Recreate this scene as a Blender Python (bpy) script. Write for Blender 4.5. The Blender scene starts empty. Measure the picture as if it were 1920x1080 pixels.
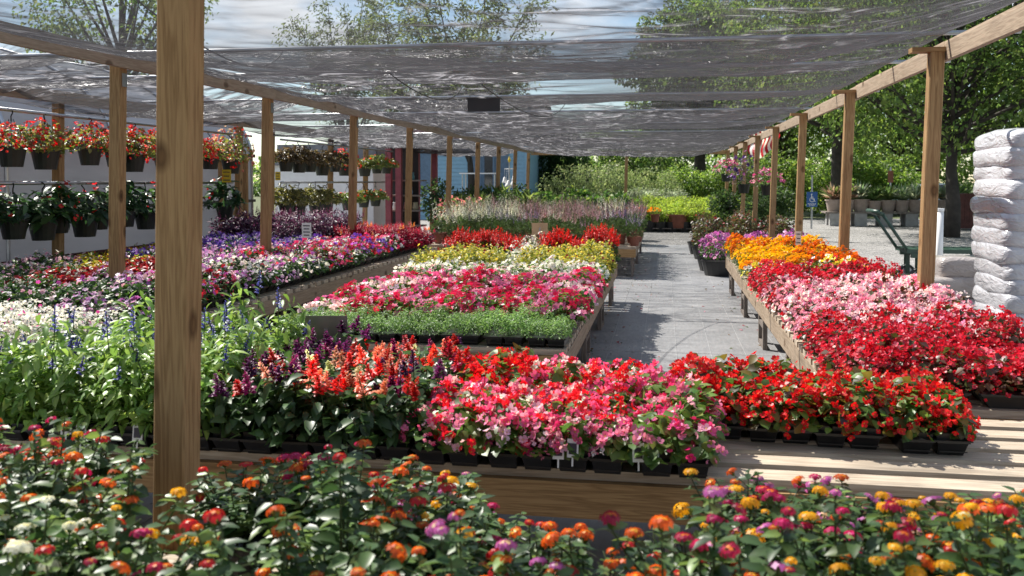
import bpy, math, random
import numpy as np
from mathutils import Vector, Matrix
random.seed(5)
rng = np.random.default_rng(11)
PI = math.pi
sc = bpy.context.scene
col = sc.collection
# ---------------------------------------------------------------- camera model (used to turn measured picture points into places)
F = 1710.0
TH = math.atan(286 / F)
PH = math.atan(68.7 / F)
HE = 1.55
_c, _s = math.cos(PH), math.sin(PH)
FW = np.array([-math.sin(TH) * _c, math.cos(TH) * _c, -_s])
RT = np.array([math.cos(TH), math.sin(TH), 0.0])
UP = np.cross(RT, FW)
def ray(x, y): return (x - 960) / F * RT + ((540 - y) - 131.3) / F * UP + FW
def at_z(x, y, z): d = ray(x, y); return np.array([0, 0, HE]) + d * (z - HE) / d[2]
def at_x(x, y, v): d = ray(x, y); return np.array([0, 0, HE]) + d * v / d[0]
def at_y(x, y, v): d = ray(x, y); return np.array([0, 0, HE]) + d * v / d[1]

# ---------------------------------------------------------------- colour
def lin(h):
    h = h.lstrip('#')
    o = []
    for i in (0, 2, 4):
        c = int(h[i:i + 2], 16) / 255
        o.append(c / 12.92 if c <= .04045 else ((c + .055) / 1.055) ** 2.4)
    return tuple(o)

# ---------------------------------------------------------------- geometry accumulator
class G:
    def __init__(s): s.v = []; s.l = []; s.t = []; s.c = []; s.n = 0
    def add(s, verts, faces, c=(1, 1, 1)):
        verts = np.asarray(verts, float).reshape(-1, 3)
        s.v.append(verts)
        s.l.append(np.array([i for f in faces for i in f], np.int64) + s.n)
        s.t.append(np.array([len(f) for f in faces], np.int64))
        c = np.asarray(c, float)
        s.c.append(np.broadcast_to(c, (len(verts), 3)) if c.ndim == 1 else c)
        s.n += len(verts)
    def scatter(s, T, M, P, C):
        tv, tf, tm, tc = T            # verts, faces, tone per vertex (<0: use fixed colour), fixed colour
        N = len(P); k = len(tv)
        if N == 0: return
        v = np.einsum('nij,kj->nki', M, tv) + P[:, None, :]
        lo = np.array([i for f in tf for i in f], np.int64); le = np.array([len(f) for f in tf], np.int64)
        s.v.append(v.reshape(-1, 3))
        s.l.append((lo[None, :] + (np.arange(N) * k)[:, None]).ravel() + s.n)
        s.t.append(np.tile(le, N))
        c = C[:, None, :] * np.where(tm < 0, 0, tm)[None, :, None]
        fx = tm < 0
        if fx.any(): c[:, fx, :] = tc[fx][None]
        s.c.append(c.reshape(-1, 3)); s.n += N * k
    def box(s, a, b, c=(1, 1, 1), R=None, o=(0, 0, 0), taper=1.0):
        x0, y0, z0 = a; x1, y1, z1 = b
        mx, my = (x0 + x1) / 2, (y0 + y1) / 2
        v = []
        for z, q in ((z0, taper), (z1, 1.0)):
            for x, y in ((x0, y0), (x1, y0), (x1, y1), (x0, y1)):
                v.append((mx + (x - mx) * q, my + (y - my) * q, z))
        v = np.array(v)
        if R is not None: v = v @ np.asarray(R).T
        v = v + np.array(o)
        s.add(v, [(3, 2, 1, 0), (4, 5, 6, 7), (0, 1, 5, 4), (1, 2, 6, 5), (2, 3, 7, 6), (3, 0, 4, 7)], c)
    def tube(s, pts, r, n=8, c=(1, 1, 1), cap=True):
        pts = np.asarray(pts, float); m = len(pts)
        r = np.broadcast_to(np.asarray(r, float), (m,))
        vs = []
        prev = None
        for i in range(m):
            d = pts[min(i + 1, m - 1)] - pts[max(i - 1, 0)]
            d = d / (np.linalg.norm(d) + 1e-12)
            if prev is None:
                h = np.array([0, 0, 1.]) if abs(d[2]) < .9 else np.array([1., 0, 0])
            else: h = prev
            a = h - d * h.dot(d); a /= np.linalg.norm(a) + 1e-12
            prev = a
            b = np.cross(d, a)
            for k in range(n):
                t = 2 * PI * k / n
                vs.append(pts[i] + r[i] * (math.cos(t) * a + math.sin(t) * b))
        f = []
        for i in range(m - 1):
            for k in range(n):
                f.append((i * n + k, i * n + (k + 1) % n, (i + 1) * n + (k + 1) % n, (i + 1) * n + k))
        if cap: f.append(tuple(range(n))[::-1]); f.append(tuple((m - 1) * n + k for k in range(n)))
        s.add(vs, f, c)
    def lathe(s, prof, n=16, o=(0, 0, 0), c=(1, 1, 1), sx=1, sy=1):
        vs = []; f = []
        for (r, z) in prof:
            for k in range(n):
                t = 2 * PI * k / n
                vs.append((o[0] + r * math.cos(t) * sx, o[1] + r * math.sin(t) * sy, o[2] + z))
        for i in range(len(prof) - 1):
            for k in range(n):
                f.append((i * n + k, i * n + (k + 1) % n, (i + 1) * n + (k + 1) % n, (i + 1) * n + k))
        s.add(vs, f, c)
    def mesh(s, name, mat, smooth=False):
        me = bpy.data.meshes.new(name)
        v = np.concatenate(s.v); l = np.concatenate(s.l); t = np.concatenate(s.t); c = np.concatenate(s.c)
        me.vertices.add(len(v)); me.vertices.foreach_set('co', v.astype(np.float32).ravel())
        me.loops.add(len(l)); me.loops.foreach_set('vertex_index', l.astype(np.int32))
        me.polygons.add(len(t)); st = np.concatenate([[0], np.cumsum(t)[:-1]])
        me.polygons.foreach_set('loop_start', st.astype(np.int32))
        me.update(calc_edges=True)
        a = me.color_attributes.new('Col', 'FLOAT_COLOR', 'POINT')
        a.data.foreach_set('color', np.concatenate([c, np.ones((len(c), 1))], 1).astype(np.float32).ravel())
        sm = smooth or mat in SOFT
        me.polygons.foreach_set('use_smooth', np.full(len(t), sm))
        if mat: me.materials.append(mat)
        return me
    def obj(s, name, mat, parent=None, smooth=False, loc=None): return link(name, s.mesh(name, mat, smooth), parent, loc)

def link(name, me, parent=None, loc=None, rot=None, scale=None):
    o = bpy.data.objects.new(name, me); col.objects.link(o)
    if parent is not None: o.parent = parent
    if loc is not None: o.location = [float(q) for q in loc]
    if rot is not None: o.rotation_euler = rot if hasattr(rot, '__len__') else (0, 0, rot)
    if scale is not None: o.scale = scale if hasattr(scale, '__len__') else (scale,) * 3
    return o
def tag(o, label, cat, group=None, kind=None):
    o['label'] = label; o['category'] = cat
    if group: o['group'] = group
    if kind: o['kind'] = kind
    return o
def thing(name, label, cat, loc=(0, 0, 0), rot=0, group=None, scale=1):
    return tag(link(name, None, None, loc, rot, scale), label, cat, group)
def struct(o): o['kind'] = 'structure'; return o
def rot_to(dx, n):
    """frames (N,3,3) with x along dx and z near n"""
    x = dx / (np.linalg.norm(dx, axis=1, keepdims=True) + 1e-9)
    z = n - x * (n * x).sum(1, keepdims=True); z /= np.linalg.norm(z, axis=1, keepdims=True) + 1e-9
    return np.stack([x, np.cross(z, x), z], axis=2)
def rz(a): return np.array([[math.cos(a), -math.sin(a), 0], [math.sin(a), math.cos(a), 0], [0, 0, 1]])
def nrm(v): return v / (np.linalg.norm(v, axis=-1, keepdims=True) + 1e-9)

# ---------------------------------------------------------------- materials
def newmat(name):
    m = bpy.data.materials.new(name); m.use_nodes = True
    nt = m.node_tree; nt.nodes.clear()
    out = nt.nodes.new('ShaderNodeOutputMaterial')
    return m, nt, out
def node(nt, t, **k):
    n = nt.nodes.new(t)
    for a, b in k.items():
        if a.startswith('i_'): n.inputs[int(a[2:])].default_value = b
        else: setattr(n, a, b)
    return n
def plain(name, c, rough=.6, metal=0, spec=.5, bump=0, bscale=60, var=0.15, vscale=8, coat=0):
    m, nt, out = newmat(name)
    b = node(nt, 'ShaderNodeBsdfPrincipled')
    b.inputs['Roughness'].default_value = rough; b.inputs['Metallic'].default_value = metal
    b.inputs['Specular IOR Level'].default_value = spec; b.inputs['Coat Weight'].default_value = coat
    tc = node(nt, 'ShaderNodeTexCoord')
    nz = node(nt, 'ShaderNodeTexNoise'); nz.inputs['Scale'].default_value = vscale; nz.inputs['Detail'].default_value = 6
    nt.links.new(tc.outputs['Object'], nz.inputs['Vector'])
    r = node(nt, 'ShaderNodeValToRGB')
    r.color_ramp.elements[0].position = .3; r.color_ramp.elements[1].position = .7
    r.color_ramp.elements[0].color = tuple(q * (1 - var) for q in c) + (1,); r.color_ramp.elements[1].color = tuple(min(1, q * (1 + var)) for q in c) + (1,)
    nt.links.new(nz.outputs[0], r.inputs[0]); nt.links.new(r.outputs[0], b.inputs['Base Color'])
    if bump:
        n2 = node(nt, 'ShaderNodeTexNoise'); n2.inputs['Scale'].default_value = bscale; n2.inputs['Detail'].default_value = 5
        nt.links.new(tc.outputs['Object'], n2.inputs['Vector'])
        bp = node(nt, 'ShaderNodeBump'); bp.inputs['Strength'].default_value = bump; bp.inputs['Distance'].default_value = .02
        nt.links.new(n2.outputs[0], bp.inputs['Height']); nt.links.new(bp.outputs[0], b.inputs['Normal'])
    nt.links.new(b.outputs[0], out.inputs[0])
    return m
def leafmat(name, trans=.4, rough=.45, spec=.5, boost=1.6):
    m, nt, out = newmat(name)
    a = node(nt, 'ShaderNodeAttribute', attribute_name='Col')
    oi = node(nt, 'ShaderNodeObjectInfo')
    hs = node(nt, 'ShaderNodeHueSaturation')
    mr = node(nt, 'ShaderNodeMapRange'); mr.inputs[3].default_value = .85; mr.inputs[4].default_value = 1.15
    nt.links.new(oi.outputs['Random'], mr.inputs[0]); nt.links.new(mr.outputs[0], hs.inputs['Value'])
    nt.links.new(a.outputs[0], hs.inputs['Color'])
    b = node(nt, 'ShaderNodeBsdfPrincipled')
    b.inputs['Roughness'].default_value = rough; b.inputs['Specular IOR Level'].default_value = spec
    nt.links.new(hs.outputs[0], b.inputs['Base Color'])
    t = node(nt, 'ShaderNodeBsdfTranslucent')
    mu = node(nt, 'ShaderNodeMix', data_type='RGBA', blend_type='MULTIPLY'); mu.inputs[0].default_value = 1
    nt.links.new(hs.outputs[0], mu.inputs[6]); mu.inputs[7].default_value = (boost * 1.05, boost, boost * .75, 1)
    nt.links.new(mu.outputs[2], t.inputs[0])
    mx = node(nt, 'ShaderNodeMixShader'); mx.inputs[0].default_value = trans
    nt.links.new(b.outputs[0], mx.inputs[1]); nt.links.new(t.outputs[0], mx.inputs[2])
    nt.links.new(mx.outputs[0], out.inputs[0])
    return m
def wood(name, axis, light, dark, knots=True, rough=.7):
    m, nt, out = newmat(name)
    tc = node(nt, 'ShaderNodeTexCoord'); mp = node(nt, 'ShaderNodeMapping')
    s = [1.0, 1.0, 1.0]; s[axis] = .05
    mp.inputs['Scale'].default_value = s
    oi = node(nt, 'ShaderNodeObjectInfo')
    va = node(nt, 'ShaderNodeVectorMath', operation='ADD')
    mul = node(nt, 'ShaderNodeMath', operation='MULTIPLY'); mul.inputs[1].default_value = 37.0
    nt.links.new(oi.outputs['Random'], mul.inputs[0])
    nt.links.new(tc.outputs['Object'], va.inputs[0]); nt.links.new(mul.outputs[0], va.inputs[1])
    nt.links.new(va.outputs[0], mp.inputs[0])
    wv = node(nt, 'ShaderNodeTexNoise'); wv.inputs['Scale'].default_value = 46; wv.inputs['Detail'].default_value = 2; wv.inputs['Distortion'].default_value = .5
    nt.links.new(mp.outputs[0], wv.inputs['Vector'])
    rg = node(nt, 'ShaderNodeMath', operation='MULTIPLY'); rg.inputs[1].default_value = 4.0
    fr = node(nt, 'ShaderNodeMath', operation='PINGPONG'); fr.inputs[1].default_value = .5
    nt.links.new(wv.outputs[0], rg.inputs[0]); nt.links.new(rg.outputs[0], fr.inputs[0])
    fine = node(nt, 'ShaderNodeTexNoise'); fine.inputs['Scale'].default_value = 260; fine.inputs['Detail'].default_value = 4
    nt.links.new(mp.outputs[0], fine.inputs['Vector'])
    big = node(nt, 'ShaderNodeTexNoise'); big.inputs['Scale'].default_value = 2.2; big.inputs['Detail'].default_value = 4
    nt.links.new(va.outputs[0], big.inputs['Vector'])
    s1 = node(nt, 'ShaderNodeMath', operation='MULTIPLY_ADD'); s1.inputs[1].default_value = .9
    nt.links.new(fr.outputs[0], s1.inputs[0])
    s2 = node(nt, 'ShaderNodeMath', operation='MULTIPLY_ADD'); s2.inputs[1].default_value = .55; s2.inputs[2].default_value = -.2
    nt.links.new(fine.outputs[0], s2.inputs[0]); nt.links.new(s2.outputs[0], s1.inputs[2])
    s3 = node(nt, 'ShaderNodeMath', operation='MULTIPLY_ADD'); s3.inputs[1].default_value = .35
    nt.links.new(big.outputs[0], s3.inputs[0]); nt.links.new(s1.outputs[0], s3.inputs[2])
    rp = node(nt, 'ShaderNodeValToRGB')
    rp.color_ramp.elements[0].position = .25; rp.color_ramp.elements[0].color = light + (1,)
    rp.color_ramp.elements[1].position = 1.0; rp.color_ramp.elements[1].color = dark + (1,)
    nt.links.new(s3.outputs[0], rp.inputs[0])
    last = rp.outputs[0]
    if knots:
        mk = node(nt, 'ShaderNodeMapping'); s = [5.2, 5.2, 5.2]; s[axis] = 3.0
        mk.inputs['Scale'].default_value = s
        nt.links.new(va.outputs[0], mk.inputs[0])
        vo = node(nt, 'ShaderNodeTexVoronoi'); vo.inputs['Scale'].default_value = 1.0
        nt.links.new(mk.outputs[0], vo.inputs['Vector'])
        kr = node(nt, 'ShaderNodeValToRGB')
        e = kr.color_ramp.elements
        e[0].position = .05; e[0].color = (.2, .18, .16, 1); e[1].position = .2; e[1].color = (1, 1, 1, 1)
        x = e.new(.09); x.color = (.55, .48, .42, 1); x = e.new(.12); x.color = (.38, .33, .29, 1)
        nt.links.new(vo.outputs['Distance'], kr.inputs[0])
        mm = node(nt, 'ShaderNodeMix', data_type='RGBA', blend_type='MULTIPLY'); mm.inputs[0].default_value = 1
        nt.links.new(last, mm.inputs[6]); nt.links.new(kr.outputs[0], mm.inputs[7]); last = mm.outputs[2]
    b = node(nt, 'ShaderNodeBsdfPrincipled'); b.inputs['Roughness'].default_value = rough; b.inputs['Specular IOR Level'].default_value = .25
    nt.links.new(last, b.inputs['Base Color'])
    bp = node(nt, 'ShaderNodeBump'); bp.inputs['Strength'].default_value = .2; bp.inputs['Distance'].default_value = .0015
    nt.links.new(s1.outputs[0], bp.inputs['Height']); nt.links.new(bp.outputs[0], b.inputs['Normal'])
    nt.links.new(b.outputs[0], out.inputs[0])
    return m

LEAF = leafmat('plant_leaf', .38, .42, .55)
GLOSSLEAF = leafmat('glossy_leaf', .34, .4, .55)
PETAL = leafmat('petal', .42, .42, .5, 1.3)
TREELEAF = leafmat('tree_leaf', .5, .5, .4, 2.0)
BARK = plain('bark', (.045, .037, .03), .9, bump=.8, bscale=14, var=.4, vscale=5)
BLACKPL = plain('black_plastic', (.012, .012, .013), .42, var=.2)
POTGREEN = plain('dark_green_pot', (.022, .028, .022), .4, var=.2)
TERRA = plain('terracotta', (.22, .075, .045), .7, var=.2)
SOIL = plain('soil', (.03, .02, .014), .95, bump=1, bscale=90)
SOFT = (LEAF, GLOSSLEAF, PETAL, TREELEAF, BARK)
STEM = plain('stem', (.09, .13, .035), .6)
WZ = wood('post_wood', 2, lin('#ab8b62'), lin('#6f5030'))
WX = wood('board_wood_across', 0, lin('#ae8d62'), lin('#6b4d2e'))
WY = wood('board_wood_along', 1, lin('#a99782'), lin('#776554'))
GREYWOOD = wood('weathered_leg_wood', 2, lin('#8a8078'), lin('#4e4640'), False)
SLAT = wood('pale_slat_wood', 0, lin('#c6b8a4'), lin('#8f7d68'))
STEEL = plain('galvanised_steel', (.45, .46, .48), .35, 1.0, var=.15)
CARD = plain('white_card', (.78, .78, .76), .5, var=.03)
DARKINK = plain('dark_ink', (.05, .04, .06), .5)
WHITEPL = plain('white_plastic', (.75, .75, .74), .45, var=.05)

# ---------------------------------------------------------------- templates
def tpl(v, f, tone=None, fixed=None):
    v = np.array(v, float)
    return (v, f, np.ones(len(v)) if tone is None else np.array(tone, float), np.zeros((len(v), 3)) if fixed is None else np.array(fixed, float))
def leafT(w=.5, fold=.1, droop=.25):
    v = [(0, 0, 0)]
    for t, q in ((.3, 1.0), (.68, .82)):
        z = -droop * t * t
        v += [(t, w / 2 * q, z + fold * q), (t, 0, z), (t, -w / 2 * q, z + fold * q)]
    v.append((1, 0, -droop))
    return tpl(v, [(0, 2, 1), (0, 3, 2), (1, 2, 5, 4), (2, 3, 6, 5), (4, 5, 7), (5, 6, 7)], [1.15, .95, 1.2, .95, .95, 1.15, .95, .9])
def leaf4(w=.5, fold=.08, droop=.15):
    return tpl([(0, 0, 0), (.5, w / 2, fold), (1, 0, -droop), (.5, -w / 2, fold)], [(0, 2, 1), (0, 3, 2)])
def flowerT(n=5, w=.98, cup=.2, cc=(.7, .45, .03), cr=.16, shade=.75):
    v = []; f = []; tone = []; fx = []
    for k in range(n):
        a0 = 2 * PI * k / n; a = PI / n * w
        i = len(v)
        for r, da in ((.04, 0), (.6, -a), (.96, -a * .55), (1.02, 0), (.96, a * .55), (.6, a)):
            jit = .04 * math.sin(k * 2.3 + da * 5)
            v.append((r * math.cos(a0 + da), r * math.sin(a0 + da), cup * r * r + (k % 2) * .03 + jit)); fx.append((0, 0, 0))
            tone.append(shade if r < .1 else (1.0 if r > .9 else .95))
        f.append(tuple(range(i, i + 6)))
    if cr > 0:
        i = len(v)
        for k in range(6):
            v.append((cr * math.cos(k * PI / 3), cr * math.sin(k * PI / 3), .1 + .03)); tone.append(-1); fx.append(cc)
        f.append(tuple(range(i, i + 6)))
    return tpl(v, f, tone, fx)
def pomT():
    v = []; f = []; tone = []
    r_ = np.random.default_rng(3)
    for ring, (n, el, L) in enumerate(((11, .12, 1.0), (10, .55, .92), (8, .95, .8), (5, 1.3, .65))):
        for k in range(n):
            a = 2 * PI * (k + ring * .5) / n + r_.uniform(-.1, .1)
            e = el + r_.uniform(-.1, .1)
            d = np.array([math.cos(a) * math.cos(e), math.sin(a) * math.cos(e), math.sin(e) * .75])
            sd = np.array([-math.sin(a), math.cos(a), 0])
            up = np.cross(d, sd)
            i = len(v)
            for p in (d * .35, d * L * .85 - sd * .26, d * L + up * .06, d * L * .85 + sd * .26): v.append(p)
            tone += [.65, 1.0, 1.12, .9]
            f.append((i, i + 1, i + 2, i + 3))
    return tpl(v, f, tone)
def umbelT(nf=22):
    """flower-head of many small four lobed florets on a shallow dome; tone split so the middle takes a fixed colour"""
    v = []; f = []; ring = []
    for j in range(nf):
        t = math.sqrt((j + .5) / nf); a = j * 2.39996
        e = t * 1.25
        nrm_ = np.array([math.sin(e) * math.cos(a), math.sin(e) * math.sin(a), math.cos(e)])
        c = nrm_ * np.array([1, 1, .5]) * (1 + .06 * math.sin(j * 5.1))
        x = nrm(np.cross(nrm_, np.array([.3, .8, .1]))); y = np.cross(nrm_, x)
        s = .31
        i = len(v)
        for k in range(8):
            rr = s if k % 2 == 0 else s * .62
            b = k * PI / 4 + j
            v.append(c + rr * (math.cos(b) * x + math.sin(b) * y) - nrm_ * (.03 if k % 2 == 0 else 0)); ring.append(t)
        f.append(tuple(range(i, i + 8)))
    return np.array(v), f, np.array(ring)
L_OV, L_RND, L_LONG, L_NAR = leafT(.55), leafT(.85, .08, .3), leafT(.38, .08, .35), leafT(.22, .05, .45)
S_OV, S_LONG, S_NAR = leaf4(.6), leaf4(.32), leaf4(.16, .02, .3)
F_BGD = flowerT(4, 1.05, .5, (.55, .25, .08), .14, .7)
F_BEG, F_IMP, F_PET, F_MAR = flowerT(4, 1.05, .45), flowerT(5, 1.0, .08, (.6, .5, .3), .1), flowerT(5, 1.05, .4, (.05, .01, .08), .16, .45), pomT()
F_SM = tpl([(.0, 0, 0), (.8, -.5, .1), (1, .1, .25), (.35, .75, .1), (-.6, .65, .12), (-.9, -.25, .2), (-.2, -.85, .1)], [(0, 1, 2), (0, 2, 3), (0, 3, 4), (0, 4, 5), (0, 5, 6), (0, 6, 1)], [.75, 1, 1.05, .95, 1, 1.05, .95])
FLORET = tpl([(0, 0, 0), (.5, .3, .12), (1, .12, -.05), (1, -.12, -.05), (.5, -.3, .12), (.75, 0, .2)], [(0, 5, 1), (0, 4, 5), (1, 5, 2), (5, 3, 2), (4, 3, 5)], [.7, 1, 1.1, 1.1, 1, 1.05])

def pick(cols, n, r):
    """cols: list of (hex or linear, weight); returns n colours with small variation"""
    c = np.array([lin(a) if isinstance(a, str) else a for a, _ in cols]); w = np.array([b for _, b in cols], float); w /= w.sum()
    o = c[r.choice(len(c), n, p=w)]
    return np.clip(o * r.uniform(.75, 1.2, (n, 1)) * r.uniform(.93, 1.07, (n, 3)), 0, 1)

# ---------------------------------------------------------------- plants
def dome(K, r, cx=0, cy=0, z0=0, gl=None, gf=None, sc_=1.0):
    """one dome-shaped bedding plant. K: kind; adds leaves to gl and flowers to gf"""
    R, Hh = K['r'] * r.uniform(.88, 1.12) * sc_, K['h'] * r.uniform(.72, 1.22) * sc_
    n = K['ln']
    th = np.arccos(1 - r.uniform(0, 1.08, n)); ph = r.uniform(0, 2 * PI, n); q = r.uniform(.45, 1, n) ** .6
    d = np.stack([np.sin(th) * np.cos(ph), np.sin(th) * np.sin(ph), np.cos(th)], 1)
    lump = 1 + .14 * np.sin(3 * ph + r.uniform(0, 6)) * np.sin(2 * th)
    P = d * np.array([R, R, Hh * .86]) * (q * lump)[:, None] + np.array([cx, cy, z0 + Hh * .12])
    ax = nrm(np.stack([np.cos(ph), np.sin(ph), r.uniform(-.5, .55, n)], 1) + r.normal(0, .45, (n, 3)))
    up = nrm(d * .6 + np.array([0, 0, .9]) + r.normal(0, .35, (n, 3)))
    S = r.uniform(*K['ls'], n)
    M = rot_to(ax, up) * S[:, None, None]
    gl.scatter(K['lt'], M, P - ax * (S * .4)[:, None], pick(K['lc'], n, r))
    nf = K.get('fn', 0)
    if nf:
        nf = max(1, int(nf * r.uniform(.75, 1.2)))
        cl = K.get('clump', 1)
        nc = max(1, nf // cl)
        th = np.arccos(1 - r.uniform(0, K.get('fspread', .8), nc)); ph = r.uniform(0, 2 * PI, nc)
        th = np.repeat(th, cl) + r.normal(0, .13, nc * cl) * (cl > 1); ph = np.repeat(ph, cl) + r.normal(0, .22, nc * cl) * (cl > 1)
        nf = nc * cl
        d = np.stack([np.sin(th) * np.cos(ph), np.sin(th) * np.sin(ph), np.cos(th)], 1)
        P = d * np.array([R, R, Hh * .86]) * (r.uniform(.96, 1.14, nf))[:, None] + np.array([cx, cy, z0 + Hh * .12 + K.get('fz', 0)])
        nn = nrm(d + np.array([0, 0, .35]) + r.normal(0, K.get('fj', .35), (nf, 3)))
        M = rot_to(r.normal(0, 1, (nf, 3)), nn) * r.uniform(*K['fs'], nf)[:, None, None]
        if K.get('mono'):
            cols = pick([K['fc'][r.choice(len(K['fc']), p=np.array([w for _, w in K['fc']]) / sum(w for _, w in K['fc']))]], nf, r)
        elif cl > 1: cols = np.clip(np.repeat(pick(K['fc'], nc, r), cl, 0) * r.uniform(.85, 1.15, (nf, 1)), 0, 1)
        else: cols = pick(K['fc'], nf, r)
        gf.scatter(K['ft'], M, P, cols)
    ns = K.get('spikes', 0)
    if ns:
        ns = max(1, int(round(ns * r.uniform(.7, 1.3)))); m = K.get('sm', 26)
        th = np.arccos(1 - r.uniform(0, .5, ns)); ph = r.uniform(0, 2 * PI, ns)
        base = np.stack([np.sin(th) * np.cos(ph) * R, np.sin(th) * np.sin(ph) * R, z0 + Hh * .55 + .4 * Hh * np.cos(th)], 1) + np.array([cx, cy, 0])
        ax = nrm(np.stack([np.cos(ph) * .25, np.sin(ph) * .25, np.ones(ns)], 1) + r.normal(0, .13, (ns, 3)))
        Ls = r.uniform(*K['sl'], ns)
        cs = pick(K['sc'], ns, r)
        t = np.tile(np.linspace(0, 1, m), ns); idx = np.repeat(np.arange(ns), m)
        a = r.uniform(0, 2 * PI, ns * m)
        x = nrm(np.cross(ax, np.array([1, .2, 0]))); y = np.cross(ax, x)
        rad = np.cos(a)[:, None] * x[idx] + np.sin(a)[:, None] * y[idx]
        P = base[idx] + ax[idx] * (t * Ls[idx])[:, None]
        dd = nrm(rad + ax[idx] * (.25 + t * .9)[:, None])
        S = K['sw'] * (1.1 - .75 * t) * r.uniform(.8, 1.2, ns * m)
        gf.scatter(FLORET, rot_to(dd, ax[idx] + rad * .5) * S[:, None, None], P, np.clip(cs[idx] * r.uniform(.8, 1.2, (ns * m, 1)), 0, 1))
        for i in range(ns):
            if K.get('stalk', True): gl.tube([base[i] - ax[i] * K.get('sd', .06), base[i] + ax[i] * Ls[i] * .95], .0022, 4, (.08, .13, .04), False)

GR = [((.05, .11, .025), 3), ((.035, .085, .02), 3), ((.08, .15, .03), 2)]
GRL = [((.10, .19, .04), 3), ((.07, .15, .03), 3), ((.15, .24, .05), 2)]
GRD = [((.022, .055, .02), 3), ((.03, .07, .025), 2)]
BRZ = [((.10, .05, .025), 2), ((.07, .03, .02), 2), ((.06, .07, .02), 2)]
K = {}
K['begonia_pink'] = dict(r=.105, h=.155, ln=80, ls=(.035, .06), lt=L_RND, lc=GRL + [((.17, .22, .05), 2)], fn=135, clump=5, ft=F_BEG, fs=(.0075, .018), fspread=.95, fj=.6,
    fc=[('#f0609a', 5), ('#f58db8', 5), ('#ea2438', 3), ('#ffffff', 2.4), ('#e6337f', 2), ('#f9c4d9', 4)])
K['begonia_rose'] = dict(K['begonia_pink'], fc=[('#f58db8', 5), ('#ee62a2', 3), ('#e6337f', 1.5), ('#f9b4cf', 2)], fn=80, lc=GRL + [((.2, .26, .06), 4)])
K['begonia_red'] = dict(r=.105, h=.155, ln=80, ls=(.035, .058), lt=L_RND, lc=GRL + [((.20, .16, .03), 2), ((.06, .05, .015), 2)], fn=120, clump=4, ft=F_BEG, fs=(.0075, .017), fspread=.95, fj=.6,
    fc=[('#e8141f', 6), ('#f03a3a', 3), ('#c90d1c', 2)])
K['begonia_mixed'] = dict(K['begonia_pink'], fc=[('#ee1c2e', 5), ('#f0609a', 3), ('#ffffff', 1), ('#f9b4cf', 1)])
K['begonia_dark'] = dict(r=.15, h=.2, ln=70, ls=(.035, .055), lt=leaf4(.9), lc=BRZ, fn=120, clump=4, ft=F_BGD, fs=(.0075, .0175), fspread=.95, fj=.8, fc=[('#d41e38', 6), ('#e23a58', 3), ('#b01428', 2), ('#ee7a94', .6)])
K['begonia_blush'] = dict(K['begonia_dark'], fc=[('#f7b4cf', 5), ('#fde3ec', 4), ('#f090ba', 2), ('#d9203c', .8)], fs=(.012, .019))
K['begonia_blend'] = dict(K['begonia_dark'], mono=True, fc=[('#d3122b', 5), ('#f5a3c4', 4), ('#fbd3e0', 3)])
SALC = [('#d0251f', 4), ('#e8563c', 2.5), ('#5a1a55', 4.5), ('#f39a7c', 2.4), ('#f6f0c4', 1.2), ('#a5186a', 2), ('#c01436', 2)]
K['salvia_mixed'] = dict(r=.125, h=.19, ln=105, ls=(.04, .08), lt=L_OV, lc=[((.05, .1, .035), 4), ((.075, .14, .045), 3)], spikes=3.6, sm=46, sl=(.045, .085), sw=.028, sc=SALC, mono=1)
K['salvia_purple'] = dict(K['salvia_mixed'], sc=[('#5a1a55', 5), ('#8a2b78', 3), ('#a5186a', 2), ('#e0251f', 1.6)])
K['salvia_coral'] = dict(K['salvia_mixed'], sc=[('#e8302a', 5), ('#f0563c', 3), ('#f39a7c', 3), ('#c01436', 2)])
K['salvia_cream'] = dict(K['salvia_mixed'], sc=[('#f6f0c4', 4), ('#f3b59c', 2), ('#e0251f', 3), ('#7a2060', 1)])
K['salvia_blue'] = dict(r=.13, h=.34, ln=190, ls=(.04, .075), lt=L_LONG, lc=[((.2, .32, .08), 4), ((.14, .25, .055), 3), ((.27, .38, .1), 3)], spikes=.6, sm=34, sl=(.07, .13), sw=.02, sc=[('#5a5cb8', 3), ('#4a469c', 2), ('#7678c8', 1)])
K['alyssum'] = dict(r=.12, h=.15, ln=60, ls=(.02, .035), lt=S_LONG, lc=GR, fn=90, ft=F_SM, fs=(.009, .016), fc=[('#ffffff', 8), ('#f3ecf6', 3), ('#d94fb0', .5)], fspread=1)
K['impatiens_green'] = dict(r=.14, h=.2, ln=110, ls=(.04, .065), lt=S_OV, lc=GRD + GR, fn=7, ft=F_IMP, fs=(.014, .02), fc=[('#f3e6ef', 3), ('#e6a8cf', 3), ('#d24fc0', 1)])
K['impatiens_pale'] = dict(K['impatiens_green'], fn=18, fc=[('#f0c9dc', 4), ('#e8a0c4', 2), ('#ffffff', 2)])
K['impatiens_lilac'] = dict(K['impatiens_green'], fn=34, fs=(.015, .023), fc=[('#d9a0e0', 4), ('#c870cc', 3), ('#e9c3ee', 3), ('#ffffff', 1)], clump=2)
K['impatiens_white'] = dict(K['impatiens_lilac'], fc=[('#ffffff', 6), ('#f4e9f2', 3), ('#d8476f', 1.3), ('#c05ccb', 1)])
K['impatiens_red'] = dict(K['impatiens_lilac'], fc=[('#c81f3a', 4), ('#e05a86', 2), ('#f0c8da', 2), ('#d05fd0', 2)])
K['impatiens_rose'] = dict(K['impatiens_lilac'], h=.15, ln=80, lc=GRL, fn=48, fs=(.015, .025), fspread=.8, mono=True, fc=[('#dd1f58', 3), ('#f08fc0', 6), ('#c4124a', 2), ('#f9dcea', 3), ('#e85aa0', 4)])
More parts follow.
